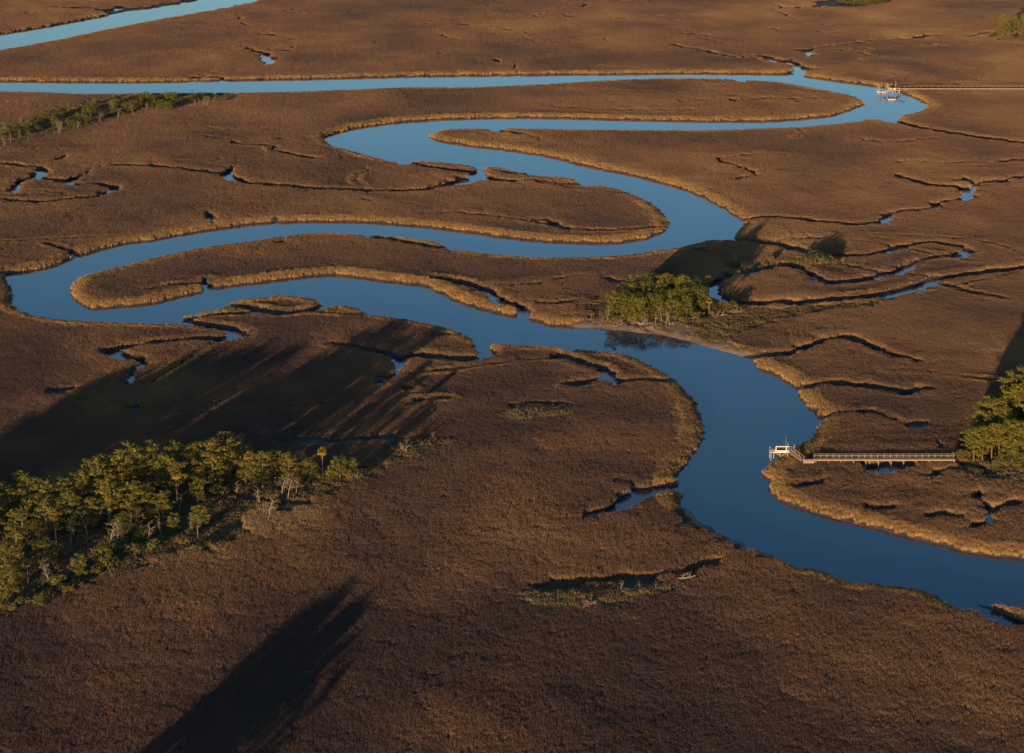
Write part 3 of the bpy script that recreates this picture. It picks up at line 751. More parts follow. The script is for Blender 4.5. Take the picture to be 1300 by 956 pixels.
def make_snag(seed, h=6.0):
    r = np.random.default_rng(seed); V, F, BV, BF = [], [], [], []
    p = Vector((0, 0, -.2)); pts = [p]; dd = Vector((r.normal() * .12, r.normal() * .12, 1))
    for i in range(5):
        dd = (dd.normalized() + Vector(r.normal(size=3)) * .1); dd.z = abs(dd.z); p = p + dd.normalized() * h / 5; pts.append(p.copy())
    tube(V, F, pts, [.15, .13, .11, .085, .055, .02], 6)
    for i in range(9):
        t = 1.6 + 3.2 * (i + r.random()) / 9; k = min(4, int(t)); s = pts[k].lerp(pts[k + 1], t - k); a = i * 2.4 + r.random()
        branchy(BV, BF, r, s, Vector((math.cos(a), math.sin(a), .55 + .5 * r.random())), h * (.2 + .22 * r.random()), .055, 1)
    return mesh_from('snag_trunk', V, F, M['snag'], smooth=True), mesh_from('snag_branches', BV, BF, M['snag'], smooth=True)
def make_driftwood(seed, L=4.0):
    r = np.random.default_rng(seed); V, F, BV, BF = [], [], [], []
    pts = [Vector((-L / 2 + L * t, .3 * math.sin(t * 4 + seed), .25 + .9 * t * t)) for t in np.linspace(0, 1, 6)]
    tube(V, F, pts, [.28, .25, .21, .16, .12, .06], 6)
    for i in range(8):
        k = min(4, i // 2 + 0); s = pts[k].lerp(pts[k + 1], r.random())
        branchy(BV, BF, r, s, Vector((r.normal() * .6, r.normal() * .6, .8)), 1.1 + 1.3 * r.random(), .1, 1)
    return mesh_from('log', V, F, M['snag'], smooth=True), mesh_from('log_branches', BV, BF, M['snag'], smooth=True)

PROTO = {
    'pine': [make_pine(11), make_pine(12, low=.22, spread=3.4), make_pine(13, low=.14, spread=2.7), make_pine(14, low=.42, spread=3.3)],
    'oak': [make_oak(21), make_oak(22, spread=3.5), make_oak(23, h=9.5, spread=2.7), make_oak(24, h=8.5, spread=3.0)],
    'shrub': [make_shrub(31), make_shrub(32), make_shrub(33)],
    'palm': [make_palm(41), make_palm(42)],
    'snag': [make_snag(51), make_snag(52), make_snag(53), make_snag(54)],
    'drift': [make_driftwood(61), make_driftwood(62), make_driftwood(63)],
}
HGT = {'pine': 12.6, 'oak': 9.4, 'shrub': 2.6, 'palm': 8.4, 'snag': 6.0, 'drift': 2.2}
NAMES = {'pine': ('pine_tree', 'trunk', 'crown', 'tree'), 'oak': ('evergreen_tree', 'trunk', 'crown', 'tree'), 'shrub': ('shrub', 'stem', 'crown', 'shrub'),
         'palm': ('palm_tree', 'trunk', 'crown', 'palm'), 'snag': ('dead_tree', 'trunk', 'branch', 'dead tree'), 'drift': ('driftwood_log', 'trunk', 'branch', 'driftwood')}
trng = random.Random(5)
def plant(kind, x, y, height, label, group=None, variant=None, wide=1.0, rz=None):
    nm, a, b, cat = NAMES[kind]
    pr = PROTO[kind][trng.randrange(len(PROTO[kind])) if variant is None else variant]
    s = height / HGT[kind]
    root = empty(nm, (x, y, zat(x, y) - .05), trng.random() * 6.283 if rz is None else rz)
    root.scale = (s * wide, s * wide, s)
    tag(root, label, cat, group)
    obj(a, pr[0], root); obj(b, pr[1], root)
    return root
def in_poly(p, poly):
    c = False; n = len(poly)
    for i in range(n):
        (x1, y1), (x2, y2) = poly[i], poly[(i + 1) % n]
        if (y1 > p[1]) != (y2 > p[1]) and p[0] < (x2 - x1) * (p[1] - y1) / (y2 - y1) + x1: c = not c
    return c
def fill(poly_px, n, gap, seed, z=1.2):
    """n places in a patch of ground, at least gap metres apart"""
    poly = [tuple(p) for p in G(poly_px, z)]
    r = random.Random(seed); out = []
    xs = [p[0] for p in poly]; ys = [p[1] for p in poly]
    for k in range(n * 60):
        p = (r.uniform(min(xs), max(xs)), r.uniform(min(ys), max(ys)))
        if in_poly(p, poly) and all(math.hypot(p[0] - q[0], p[1] - q[1]) > gap for q in out):
            out.append(p)
            if len(out) >= n: break
    return out
def at(px, py, z=1.2): return ground(px, py, z)

# --- the large wooded hammock
HAM = 'the large wooded hammock'
KIND_H = {'pine': 'yellow-green pine with layered crown', 'oak': 'dark rounded evergreen tree', 'shrub': 'low olive shrub', 'snag': 'bare bleached dead tree'}
def where_h(px, py):
    if px > 285: return 'on the narrow palm-ended tip of the large wooded hammock'
    if py > 700: return 'along the marshy front edge of the large wooded hammock'
    if px > 200: return 'around the shaded clearing of the large wooded hammock'
    if py < 652: return 'along the back rim of the large wooded hammock'
    return 'in the dense middle of the large wooded hammock'
def size_h(kind, h):
    t = {'pine': (10.5, 13.2), 'oak': (5.6, 7.6), 'shrub': (2.1, 2.9), 'snag': (4.6, 6.4)}[kind]
    return 'short' if h < t[0] else ('tall' if h > t[1] else 'medium-sized')
def H_(kind, px, py, h, **kw):
    lab = size_h(kind, h) + ' ' + KIND_H[kind] + ' ' + where_h(px, py)
    return plant(kind, *at(px, py), h, lab, lab, **kw)
for (px, py, h) in [(8, 668, 11), (30, 663, 12.5), (58, 662, 12), (84, 655, 11), (106, 650, 11.5), (126, 645, 14), (150, 640, 14.5), (172, 636, 14), (196, 630, 13), (212, 640, 12), (228, 622, 13),
                    (246, 622, 13), (276, 622, 14), (292, 612, 13.5), (334, 620, 10.5), (350, 612, 9), (366, 613, 8), (60, 686, 10), (95, 680, 10), (140, 668, 12), (165, 664, 11), (190, 660, 9.5),
                    (118, 672, 9), (205, 664, 8), (20, 690, 9)]:
    H_('pine', px, py, h * (0.92 + .16 * trng.random()), wide=1.1 + .15 * trng.random())
for (px, py, h) in [(14, 738, 9), (52, 722, 8), (100, 735, 6), (130, 722, 6.5), (8, 758, 7), (50, 770, 3.5), (393, 612, 6), (432, 608, 6), (445, 604, 5), (80, 668, 8), (160, 680, 6), (180, 688, 5),
                    (252, 640, 7), (310, 600, 9), (150, 622, 9), (-20, 740, 9), (-50, 760, 9), (260, 668, 5), (385, 603, 6), (220, 676, 5), (-70, 720, 10), (312, 616, 7)]:
    H_('oak', px, py, h, wide=1.0 + .2 * trng.random())
for (px, py) in [(265, 695), (250, 700), (150, 700), (120, 730), (140, 722), (170, 706), (60, 760), (85, 752), (30, 768), (205, 690), (350, 640), (420, 606), (448, 610), (375, 622), (230, 692), (190, 700), (15, 775),
                 (100, 745), (280, 630), (5, 772), (72, 745), (130, 705)]:
    H_('shrub', px, py, 1.8 + 1.6 * trng.random(), wide=1.2)
for (px, py, h) in [(257, 624, 5.5), (312, 630, 4.2), (342, 656, 6.5), (365, 634, 6.5), (358, 630, 6), (141, 694, 7), (150, 690, 6), (60, 735, 5), (28, 672, 6), (188, 692, 6), (90, 690, 6), (175, 672, 6),
                    (228, 650, 5), (112, 682, 7), (60, 600 + 72, 9), (330, 640, 5), (376, 628, 5), (55, 655, 10), (205, 680, 5), (242, 672, 4), (120, 715, 4), (62, 742, 5), (300, 626, 4), (160, 698, 5), (166, 655, 7)]:
    H_('snag', px, py, h)
plant('pine', *at(251, 684), 8.5, 'lone pine with tall bare trunk at the tip of the wooded hammock', variant=3)
plant('palm', *at(410, 606), 8.0, 'cabbage palm with golden head at the end of the large hammock')
for (px, py, h, lab) in [(72, 690, 7.5, 'short cabbage palm deep in the dense middle of the large hammock'), (225, 640, 9, 'slim cabbage palm beside the shaded clearing of the large hammock'),
                         (318, 612, 8, 'cabbage palm among tip pines of the large hammock'), (36, 742, 6, 'low cabbage palm at the marshy front edge of the large hammock')]:
    plant('palm', *at(px, py), h, lab, wide=1.15)
plant('palm', *at(138, 668), 8.6, 'cabbage palm rising among pines inside the large hammock')

for i in range(30):                                              # the hammock goes on beyond the frame
    x0, y0 = at(-30 - 9.5 * i, 672 + 2.2 * i + trng.uniform(-14, 26))
    plant('pine', x0, y0, 12.5 + 2.2 * trng.random(), 'pine in the broad inland end of the large wooded hammock', 'pines of the hammock beyond the clearing', wide=1.15)

# --- the round island grove at the river bend
L_I = {'oak': 'bright green bushy evergreen in the compact island grove at the river bend', 'pine': 'tall dark pine among bushy evergreens of the compact island grove',
       'snag': 'bleached dead trunk along the sandy shore of the compact island grove', 'shrub': 'low green bush at the shore of the compact island grove',
       'drift': 'bleached driftwood lying on the sandy shore of the compact island'}
G_I = {'oak': 'evergreens of the river bend island', 'pine': 'pines of the river bend island', 'snag': 'dead trunks on the river bend island', 'shrub': 'bushes of the river bend island', 'drift': 'driftwood on the river bend island'}
def I_(kind, px, py, h, **kw): return plant(kind, *at(px, py), h, L_I[kind], G_I[kind], **kw)
for i, p in enumerate(fill([(777, 402), (783, 389), (804, 379), (850, 374), (885, 384), (898, 398), (870, 406), (820, 408)], 34, 4.6, 3)):
    hh = 7.2 + 2.8 * trng.random()
    lab = ('tall' if hh > 8.6 else 'low') + ' bushy evergreen in the ' + ('front row by the sandy shore' if p[1] < at(800, 399)[1] else 'back rows') + ' of the compact island grove'
    plant('oak', *p, hh, lab, lab, wide=1.05)
for (px, py, h) in [(846, 384, 10.5), (860, 384, 9.5), (866, 388, 11), (872, 386, 9.5), (838, 388, 9.5), (800, 390, 9)]: I_('pine', px, py, h)
for (px, py, h) in [(772, 408, 5), (788, 410, 3), (832, 412, 4.5), (846, 412, 5), (850, 413, 4.6), (840, 409, 6), (820, 410, 4), (806, 410, 3.4), (858, 411, 3.2), (880, 409, 3)]: I_('snag', px, py, h)
for (px, py) in [(768, 404), (780, 408), (800, 408), (868, 409), (884, 404), (912, 398), (920, 396), (928, 394), (905, 394), (890, 410), (925, 398), (915, 392)]: I_('shrub', px, py, 2 + 1.4 * trng.random(), wide=1.35)
for (px, py) in [(787, 412), (852, 414), (818, 412), (905, 402), (915, 402), (932, 398), (938, 397)]: I_('drift', px, py, 1.8 + .8 * trng.random())
plant('palm', *at(899, 377), 7.6, 'golden-headed cabbage palm standing behind the compact island grove', wide=1.3)
plant('palm', *at(900, 402), 6.2, 'golden cabbage palm standing in front of the compact island grove', wide=1.3)

# --- shrubs on the low ridge behind the island
for (px, py, h, wd) in [(928, 340, 3.4, 1.4), (935, 339, 3.0, 1.4), (943, 338, 2.6, 1.5), (1022, 336, 4.0, 1.7), (1030, 336, 4.2, 1.8), (1038, 336, 4.2, 1.8), (1046, 335, 3.6, 1.7), (1056, 335, 3, 1.6), (1035, 333, 4.4, 1.6), (978, 332, 2.4, 1.2), (972, 336, 1.6, 1.2), (990, 335, 1.6, 1.2)]:
    plant('shrub', *at(px, py), h, 'rounded olive shrub on the low grassy ridge behind the island grove', 'shrubs on the ridge behind the island', wide=wd)
for (px, py, h) in [(932, 337, 4.4), (968, 336, 2.4), (1070, 336, 2.6), (985, 336, 2.4), (1030, 330, 3), (1085, 338, 1.8)]:
    plant('snag', *at(px, py), h, 'small dead tree on the low grassy ridge behind the island grove', 'dead trees on the ridge behind the island')

# --- pine grove at the landward end of the boardwalk
L_R = {'pine': 'tall green pine in the grove at the boardwalk landing', 'shrub': 'low green bush under the pines at the boardwalk landing', 'oak': 'bushy evergreen under the tall pines at the boardwalk landing'}
G_R = {'pine': 'pines at the boardwalk landing', 'shrub': 'bushes at the boardwalk landing', 'oak': 'evergreens at the boardwalk landing'}
def R_(kind, px, py, h, **kw):
    lab = L_R[kind]; grp = G_R[kind]
    if kind == 'pine':
        lab = lab.replace('tall green pine', 'tall green pine behind the front row' if h > 12.5 else 'shorter pine of the front row'); grp = lab
    return plant(kind, *at(px, py), h, lab, grp, **kw)
for (px, py, h) in [(1236, 586, 9.5), (1247, 586, 10), (1258, 585, 10.5), (1268, 584, 10), (1279, 586, 12), (1290, 586, 11.5), (1302, 588, 12), (1240, 572, 9), (1262, 566, 14), (1276, 560, 16), (1290, 562, 17), (1304, 560, 18),
                    (1255, 560, 13), (1284, 548, 17), (1300, 545, 18), (1318, 560, 18), (1335, 565, 18), (1350, 560, 18), (1325, 580, 15), (1345, 585, 15), (1370, 565, 18), (1395, 570, 18), (1420, 565, 18), (1272, 572, 13),
                    (1445, 570, 18), (1470, 570, 18), (1380, 585, 16), (1410, 590, 16), (1312, 574, 15), (1332, 548, 18), (1362, 548, 18), (1233, 576, 8.5), (1243, 562, 10), (1250, 552, 11.5), (1254, 574, 10)]:
    R_('pine', px, py, h, wide=1.05)
for (px, py, h) in [(1286, 590, 5), (1296, 592, 4), (1272, 590, 3.5), (1308, 590, 6), (1246, 568, 7), (1268, 556, 8), (1330, 590, 6)]: R_('oak', px, py, h)
for (px, py, h) in [(1216, 583, 2.6), (1224, 582, 3.2), (1232, 580, 3), (1266, 592, 2.4), (1278, 593, 2.6), (1290, 594, 2.2), (1220, 578, 2), (1228, 586, 1.6), (1240, 590, 1.5), (1252, 592, 1.6)]: R_('shrub', px, py, h, wide=1.2)

# --- sparse wooded strip beside the straight far reach
L_F = {'oak': 'small dark evergreen in the wooded strip by the straight reach', 'pine': 'small pine in the wooded strip by the straight reach',
       'snag': 'pale dead tree in the wooded strip by the straight reach', 'shrub': 'low scrub bush in the wooded strip by the straight reach'}
G_F = {'oak': 'evergreens of the far wooded strip', 'pine': 'pines of the far wooded strip', 'snag': 'dead trees of the far wooded strip', 'shrub': 'bushes of the far wooded strip'}
def farlab(kind, x, y):
    l = L_F[kind].replace('in the wooded', 'at the thin riverside end of the wooded' if x > at(150, 140)[0] else 'at the thicker end of the wooded')
    return l, l
strip = [(-60, 192), (0, 168), (70, 146), (130, 130), (200, 124), (285, 122), (285, 129), (200, 138), (120, 156), (50, 172), (0, 186), (-60, 205)]
for i, p in enumerate(fill(strip, 118, 9.0, 8)):
    kd = ['oak', 'snag', 'shrub', 'oak', 'snag', 'pine', 'shrub', 'snag'][i % 8]
    hh = {'oak': 4.6, 'snag': 4.8, 'shrub': 2.6, 'pine': 6.5}[kd] * (.75 + .5 * trng.random())
    plant(kd, *p, hh, *farlab(kd, p[0], p[1]), wide=1.25 if kd in ('oak', 'shrub') else 1)
for (px, py, h) in [(186, 133, 8), (180, 134, 6.5), (192, 134, 6.5), (218, 136, 8.5), (204, 139, 6.5), (240, 131, 5.5), (212, 140, 6), (253, 127, 5), (146, 137, 5.5), (168, 140, 6), (40, 158, 5.5), (12, 170, 6.5), (30, 170, 6), (2, 178, 6)]:
    plant('oak', *at(px, py), h, *farlab('oak', *at(px, py)), wide=1.25)
for (px, py, h) in [(170, 147, 7), (76, 170, 7.5), (74, 168, 6), (127, 155, 5.5), (186, 142, 5), (98, 164, 5.5), (263, 135, 6), (272, 130, 5.5), (286, 126, 4.5), (248, 135, 5), (150, 150, 5.5), (6, 186, 5.5), (258, 136, 5)]:
    plant('snag', *at(px, py), h, *farlab('snag', *at(px, py)), wide=1.2)

# --- far trees at the top
for (px, py, h, wd) in [(1266, 47, 8, 1), (1273, 47.5, 16, 1), (1280, 47, 10, 1.2), (1288, 46, 14, 1.1), (1296, 46, 15, 1.2), (1304, 46, 15, 1.2), (1316, 46, 15, 1.2)]:
    plant('pine', *at(px, py), h, 'dark pine in the small clump standing alone on the open marsh', 'pines in the lone far clump', wide=wd)
for (px, py, h) in [(1066, 4, 6), (1075, 5, 7), (1084, 6, 8), (1092, 6, 8), (1100, 6.5, 8), (1108, 6, 9), (1116, 5, 8), (1122, 4, 7), (1095, 0, 9), (1080, -1, 9), (1110, 0, 9)]:
    plant('oak', *at(px, py), h, 'dark evergreen on the low wooded islet beyond the branching creek', 'evergreens on the farthest island', wide=1.5)
for (px, py, h) in [(1258, 48.5, 2.6), (1286, 49, 2.6), (1262, 46, 2.4)]:
    plant('shrub', *at(px, py), h, 'low scrub beside the lone pine clump on the open marsh', 'scrub by the lone far clump', wide=1.8)

# --- the grove just outside the lower edge, whose shadow falls across the near marsh
for i in range(14):
    x = -85.5 + 1.5 * i + trng.uniform(-.8, .8); y = 292 + trng.uniform(-9, 8)
    plant('pine', x, y, 10.9 - .26 * max(0, i - 4) + trng.uniform(-.6, .6), 'pine in the grove whose long shadow crosses the open marsh', 'pines of the near grove', wide=1.2)

# --- bare wood on the hummocks
for (px, py, h, lab) in [(748, 771, 2.2, 'pale driftwood lying before the long curved turf hummock'), (872, 738, 2.2, 'large branching driftwood at the end of the long curved turf hummock'), (513, 574, 2.4, 'branching driftwood on the small olive hummock beside the large wooded hammock')]:
    plant('drift', *at(px, py), h, lab)
for (px, py, h, lab) in [(788, 751, 2.6, 'small grey dead shrub on the middle of the long curved hummock'), (832, 750, 1.9, 'short pale dead stump on the long curved hummock'), (811, 749, 1.6, 'slight bare dead shrub between two others on the curved hummock'),
                         (682, 524, 1.6, 'small bare dead shrub on the isolated oval hummock'), (657, 524, 1.5, 'tiny dark dead shrub at the end of the oval hummock'), (549, 556, 2.0, 'thin dead stump at the edge of the small olive hummock'),
                         (516, 566, 2.4, 'bare dead shrub beside driftwood on the small olive hummock')]:
    plant('snag', *at(px, py), h, lab, wide=1.4)

# ------------------------------------------------------------------ piers
BOX = {}
def box_mesh(name, sx, sy, sz, mat):
    key = (name, round(sx, 3), round(sy, 3), round(sz, 3))
    if key not in BOX:
        x, y, z = sx / 2, sy / 2, sz / 2; b = min(.012, x * .3, y * .3, z * .3)
        V, F = [], []
        for s, q in ((-z, 1), (-z + b, 0), (z - b, 0), (z, 1)):
            k = b * q
            V += [(-x + k, -y + k, s), (x - k, -y + k, s), (x - k, y - k, s), (-x + k, y - k, s)]
        F.append((3, 2, 1, 0)); F.append((12, 13, 14, 15))
        for l in range(3):
            for s in range(4): F.append((l * 4 + s, l * 4 + (s + 1) % 4, l * 4 + 4 + (s + 1) % 4, l * 4 + 4 + s))
        BOX[key] = mesh_from(name, V, F, mat)
    return BOX[key]
def part_box(name, root, x0, x1, y0, y1, z0, z1, mat):
    o = obj(name, box_mesh(name, x1 - x0, y1 - y0, z1 - z0, mat), root, ((x0 + x1) / 2, (y0 + y1) / 2, (z0 + z1) / 2))
    return o
def part_tube(name, root, pts, rad, mat, sides=8):
    V, F = [], []; tube(V, F, pts, rad if isinstance(rad, list) else [rad] * len(pts), sides)
    return obj(name, mesh_from(name, V, F, mat, smooth=False), root)
def planks(name, root, x0, x1, y0, y1, z, mat, pitch=.15, along='x'):
    V, F = [], []
    n = max(1, int((x1 - x0) / pitch)) if along == 'x' else max(1, int((y1 - y0) / pitch))
    for i in range(n):
        if along == 'x': a, b, c, d = x0 + i * pitch, x0 + i * pitch + pitch * .9, y0, y1
        else: a, b, c, d = x0, x1, y0 + i * pitch, y0 + i * pitch + pitch * .9
        zz = z + (trng.random() - .5) * .008; k = len(V)
        V += [(a, c, zz - .04), (b, c, zz - .04), (b, d, zz - .04), (a, d, zz - .04), (a, c, zz), (b, c, zz), (b, d, zz), (a, d, zz)]
        F += [(k + 3, k + 2, k + 1, k), (k + 4, k + 5, k + 6, k + 7), (k, k + 1, k + 5, k + 4), (k + 1, k + 2, k + 6, k + 5), (k + 2, k + 3, k + 7, k + 6), (k + 3, k, k + 4, k + 7)]
    o = obj(name, mesh_from(name, V, F, mat), root); o['kind'] = 'stuff'
    return o

def near_pier():
    DZ = 2.45
    xl, yn = ground(1034, 584, DZ - .12); xr, _ = ground(1213, 584, DZ - .12)
    root = empty('boardwalk', (xl, yn, 0))
    tag(root, 'long weathered timber boardwalk with railing crossing the marsh to the grove', 'boardwalk')
    L = xr - xl; Wd = 1.5
    planks('deck', root, 0, L, 0, Wd, DZ, M['deck'])
    part_box('fascia', root, 0, L, -.05, -.004, DZ - .30, DZ - .02, M['timber'])
    part_box('fascia', root, 0, L, Wd + .004, Wd + .05, DZ - .30, DZ - .02, M['timber'])
    n = int(L / 3.4)
    for i in range(n + 1):
        x = .4 + i * (L - .8) / n
        for y in (-.16, Wd + .16):
            part_tube('piling', root, [(x, y, -.8), (x, y, DZ - .04)], .11, M['timber'], 8)
        part_box('crossbeam', root, x - .06, x + .06, .0, Wd, DZ - .25, DZ - .06, M['piling'])
    n = int(L / 1.7)
    for i in range(n + 1):
        x = .1 + i * (L - .2) / n
        part_box('rail_post', root, x - .05, x + .05, Wd + .06, Wd + .16, DZ - .2, DZ + 1.02, M['timber'])
    part_box('top_rail', root, 0, L, Wd + .02, Wd + .18, DZ + 1.023, DZ + 1.09, M['timber'])
    part_box('middle_rail', root, 0, L, Wd + .01, Wd + .057, DZ + .48, DZ + .6, M['timber'])
    # square landing, a step lower and nearer than the walk
    xa, ya = ground(1020, 588, 1.6)
    lw = (1033.5 - 1020) * math.hypot(ya, CAM_H) / FPX
    r2 = empty('landing_stage', (xa, ya, 0)); tag(r2, 'small square planked landing with slatted side at the boardwalk end', 'landing')
    dl = yn - ya + 1.2
    planks('deck', r2, 0, lw, 0, dl, 2.0, M['deck'])
    for i in range(3): part_box('side_board', r2, -.05, lw + .05, -.055, -.005, 1.5 + .3 * i, 1.74 + .3 * i, M['timber'])
    part_box('top_rail', r2, -.06, lw + .06, -.08, .06, 2.62, 2.72, M['timber'])
    for x in (.05, lw / 2, lw - .05):
        part_box('rail_post', r2, x - .06, x + .06, .0, .12, 2.003, 2.617, M['timber'])
    for x in (.1, lw - .1):
        for y in (.2, dl - .1): part_tube('piling', r2, [(x, y, -.8), (x, y, 1.955)], .12, M['timber'], 8)
    # pier head over the water
    HZ = 3.0
    xa, ya = ground(978.5, 575, HZ - .5)
    mp = math.hypot(ya, CAM_H) / FPX
    pw = 23.0 * mp; pd = 3.2
    r3 = empty('pier_head', (xa, ya, 0)); tag(r3, 'cream painted pier head on pilings over the river bank', 'pier')
    planks('deck', r3, 0, pw, 0, pd, HZ, M['deck'], along='y')
    for i in range(3): part_box('skirt_board', r3, 1.1 if i else -.02, pw + .02, -.06, -.005, HZ - .47 + .24 * i, HZ - .25 + .24 * i, M['cream'])
    part_box('skirt_board', r3, -.06, -.025, -.06, pd, HZ - .4, HZ - .05, M['cream'])
    part_box('skirt_board', r3, pw + .025, pw + .06, -.06, pd, HZ - .4, HZ - .05, M['cream'])
    xa0, xa1 = 1.3, pw + .1
    for x in (xa0 + .1, xa0 + 2.9):
        part_box('rail_post', r3, x - .12, x + .12, .0, .22, HZ + .003, HZ + 1.2, M['cream'])
    part_box('top_rail', r3, xa0, xa1, -.1, .4, HZ + 1.203, HZ + 1.42, M['cream'])
    part_box('top_rail', r3, xa1 - .3, xa1, .403, pd, HZ + 1.203, HZ + 1.38, M['cream'])
    part_box('rail_post', r3, xa1 - .25, xa1 - .05, pd - .25, pd - .05, HZ + .003, HZ + 1.2, M['cream'])
    part_box('bench', r3, xa0 + .4, xa0 + 2.6, 1.4, 1.9, HZ + .35, HZ + .45, M['dark'])
    part_box('bench_support', r3, xa0 + .6, xa0 + .75, 1.45, 1.85, HZ + .003, HZ + .347, M['dark'])
    part_box('bench_support', r3, xa0 + 2.2, xa0 + 2.35, 1.45, 1.85, HZ + .003, HZ + .347, M['dark'])
    part_box('side_rail', r3, .0, 1.0, -.04, .06, HZ + .25, HZ + .36, M['cream'])
    for (x, y) in ((.1, -.2), (.9, .3), (pw - .4, -.2), (pw - .1, pd - .2), (.15, pd - .2), (2.7, .4), (2.7, pd - .3)):
        part_tube('piling', r3, [(x, y, -1.5), (x, y, HZ - .06 if x > .2 else HZ + .3)], .13, M['timber'], 8)
    xm = pw * .56
    part_tube('brace', r3, [(xm - 1.5, -.12, HZ - .5), (xm, -.12, HZ - 1.4)], .09, M['timber'], 6)
    part_tube('brace', r3, [(xm + 1.5, -.12, HZ - .5), (xm + .12, -.12, HZ - 1.35)], .09, M['timber'], 6)
    part_tube('flagpole', r3, [(4.1, .9, HZ), (4.1, .9, HZ + 4.3)], [.07, .05], M['piling'], 6)
    part_tube('light_arm', r3, [(4.14, .9, HZ + 2.4), (5.9, 1.0, HZ + 2.25)], [.05, .04], M['dark'], 6)
    # ramp from the pier head down to the landing
    lx, ly = ground(1020, 588, 1.6)
    p0 = Vector((xa + pw + .1, ya + 1.0, HZ - .05)); p1 = Vector((lx - .05, ly + dl * .55, 2.05))
    r4 = empty('access_ramp', (p0.x, p0.y, 0)); tag(r4, 'sloping timber ramp joining the landing to the pier head', 'ramp')
    d = p1 - p0; side = Vector((-d.y, d.x, 0)).normalized() * .55
    def along(t, s, up): q = d * t + side * s; return (q.x, q.y, p0.z + d.z * t + up)
    for sgn in (-1, 1):
        part_tube('stringer', r4, [along(0, sgn, -.1), along(1, sgn, -.1)], .1, M['timber'], 4)
        part_tube('handrail', r4, [along(0, sgn, .95), along(1, sgn, .95)], .07, M['timber'], 6)
        for t in (.08, .36, .64, .92):
            part_tube('rail_post', r4, [along(t, sgn, -.1), along(t, sgn, .95)], .05, M['timber'], 6)
    V, F = [], []
    n = int(d.length / .2)
    for i in range(n):
        ta, tb = i / n, (i + .85) / n; k = len(V)
        V += [along(ta, -.9, 0), along(tb, -.9, 0), along(tb, .9, 0), along(ta, .9, 0), along(ta, -.9, -.04), along(tb, -.9, -.04), along(tb, .9, -.04), along(ta, .9, -.04)]
        F += [(k, k + 1, k + 2, k + 3), (k + 7, k + 6, k + 5, k + 4), (k, k + 4, k + 5, k + 1), (k + 2, k + 6, k + 7, k + 3)]
    o = obj('deck', mesh_from('ramp_deck', V, F, M['deck']), r4); o['kind'] = 'stuff'
    part_tube('piling', r4, [(1.3, -.75, -1), (1.3, -.75, HZ + 1.9)], .1, M['timber'], 8)
    part_tube('piling', r4, [along(.55, 1.35, -3.2), along(.55, 1.35, -.1)], .1, M['timber'], 8)
near_pier()

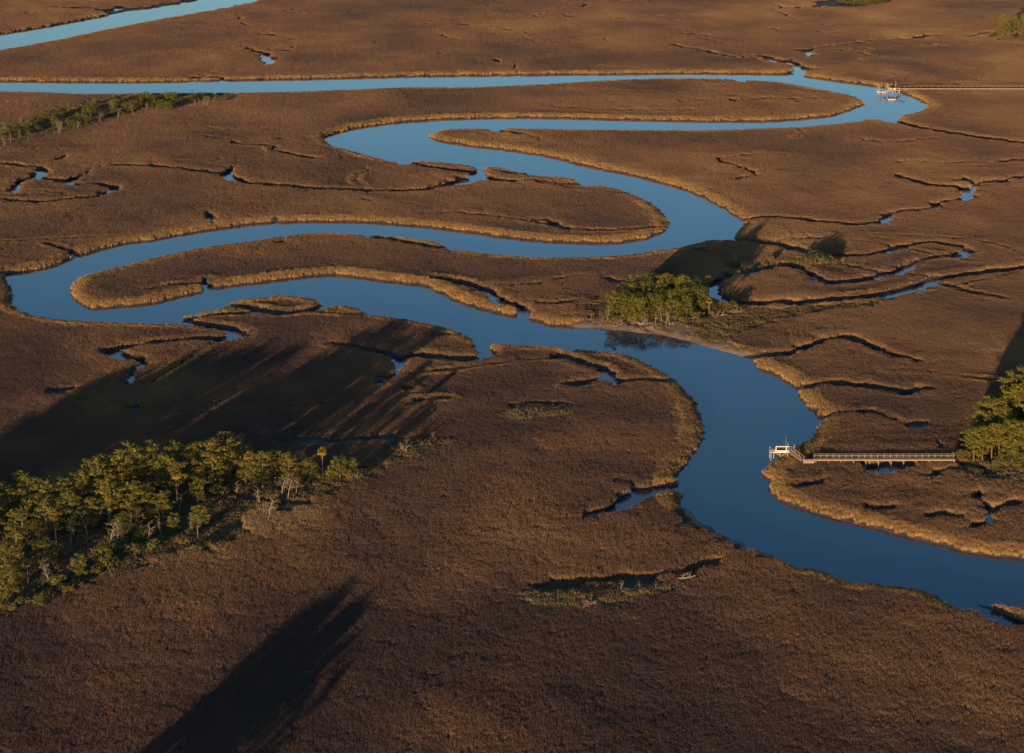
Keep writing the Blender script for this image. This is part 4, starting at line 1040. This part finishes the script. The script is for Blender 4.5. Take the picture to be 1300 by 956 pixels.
def far_pier():
    DZ = 2.6
    xl, yn = ground(1141, 112.4, DZ); xr = xl + 190
    root = empty('boardwalk', (xl, yn, 0)); tag(root, 'thin pale boardwalk running across open marsh to the upriver pier', 'boardwalk')
    planks('deck', root, 0, xr - xl, 0, 1.5, DZ, M['timber'], pitch=.3)
    part_box('fascia', root, 0, xr - xl, -.06, -.005, DZ - .35, DZ - .02, M['timber'])
    for i in range(40):
        x = .3 + i * 4.8
        for y in (-.18, 1.68): part_tube('piling', root, [(x, y, -1), (x, y, DZ - .04)], .14, M['timber'], 6)
    for i in range(60):
        x = .3 + i * 3.2; part_box('rail_post', root, x - .06, x + .06, 1.5, 1.62, DZ - .1, DZ + 1.0, M['timber'])
    part_box('top_rail', root, 0, xr - xl, 1.48, 1.64, DZ + 1.003, DZ + 1.1, M['timber'])
    # pier head with tall mooring posts
    xa, ya = ground(1124, 115.5, DZ - .5)
    r2 = empty('pier_head', (xa, ya, 0)); tag(r2, 'timber pier head with tall mooring posts in the sharp river bend', 'pier')
    w = xl - xa; dp = yn + 1.5 - ya
    planks('deck', r2, 0, w, 0, dp, DZ, M['timber'], pitch=.3)
    part_box('fascia', r2, 0, w, -.08, -.005, DZ - .4, DZ - .02, M['timber'])
    part_box('top_rail', r2, 1.5, w - .5, -.1, .1, DZ + 1.003, DZ + 1.15, M['cream'])
    for x in (1.6, 3.6, 5.6, w - .6): part_box('rail_post', r2, x - .1, x + .1, -.08, .08, DZ + .003, DZ + 1, M['cream'])
    part_box('bench', r2, 2.2, 3.6, .8, 1.6, DZ + .003, DZ + .9, M['timber'])
    part_box('bench', r2, 4.8, 6.0, 1.0, 1.8, DZ + .003, DZ + .8, M['cream'])
    for (x, y, h) in ((.2, -.3, 5.5), (1.4, -.2, 5.2), (2.4, dp, 5.6), (w - 1.5, dp, 6.4), (w - .5, -.2, DZ - .03), (w * .5, -.2, DZ - .03), (w * .35, dp, DZ - .03), (-1.0, dp, 5.8), (-3.3, dp - 1, 5.4), (-3.5, -.6, 5.4)):
        part_tube('mooring_post', r2, [(x, y, -1.5), (x, y, h)], .19, M['timber'], 8)
    # floating dock and gangway
    xf, yf = ground(1127.5, 126, .5)
    r3 = empty('floating_dock', (xf, yf, 0)); tag(r3, 'small square floating dock below the pier with mooring posts', 'floating dock')
    planks('deck', r3, 0, 4.0, 0, 9.0, .55, M['deck'], pitch=.3, along='y')
    part_box('float', r3, .1, 3.9, .1, 8.9, -.2, .5, M['dark'])
    part_box('rim', r3, -.05, 4.05, -.1, -.01, .15, .6, M['cream'])
    part_box('rim', r3, -.15, -.06, -.1, 9.0, .15, .6, M['timber'])
    for x in (-.3, 4.2): part_tube('mooring_post', r3, [(x, 1.2, -1.5), (x, 1.2, 2.4)], .16, M['timber'], 8)
    r4 = empty('gangway', (xf + 4.0, yf + 6, 0)); tag(r4, 'narrow dark gangway leading from floating dock toward the river bank', 'gangway')
    for y in (0, .9): part_tube('handrail', r4, [(0.05, y, 1.3), (6.5, y, 2.6)], .05, M['dark'], 6); 
    for y in (0, .9): part_tube('stringer', r4, [(0.05, y, .6), (6.5, y, 1.7)], .1, M['dark'], 6)
    # skiff moored beside the posts
    xb, yb = ground(1113, 117.5, .2)
    r5 = empty('skiff', (xb, yb, 0)); tag(r5, 'pale skiff moored beside the pier with tall posts', 'boat')
    V, F = [], []; st = 9
    for i in range(st):
        t = i / (st - 1); half = .95 * (1 - max(0, (.45 - t) / .45) ** 2.2) + .03; zt = .75 + .35 * (1 - t) ** 2
        x = 5.0 * t
        V += [(x, -half, zt), (x, -half * .75, .05 + .3 * (1 - t) ** 3), (x, 0, -.1 + .4 * (1 - t) ** 3), (x, half * .75, .05 + .3 * (1 - t) ** 3), (x, half, zt), (x, half * .8, zt - .06), (x, half * .7, .3 + .35 * (1 - t) ** 3), (x, -half * .7, .3 + .35 * (1 - t) ** 3), (x, -half * .8, zt - .06)]
        if i:
            a, b = (i - 1) * 9, i * 9
            for s in range(9): F.append((a + s, a + (s + 1) % 9, b + (s + 1) % 9, b + s))
    F.append(tuple(range(9))); F.append(tuple(range((st - 1) * 9, st * 9)))
    obj('hull', mesh_from('hull', V, F, M['white']), r5)
    part_box('console', r5, 2.4, 3.1, -.35, .35, .35, 1.25, M['white'])
    part_box('thwart', r5, 1.4, 1.8, -.6, .6, .45, .55, M['timber'])
    part_box('outboard', r5, 5.02, 5.35, -.2, .2, .1, 1.25, M['dark'])
far_pier()
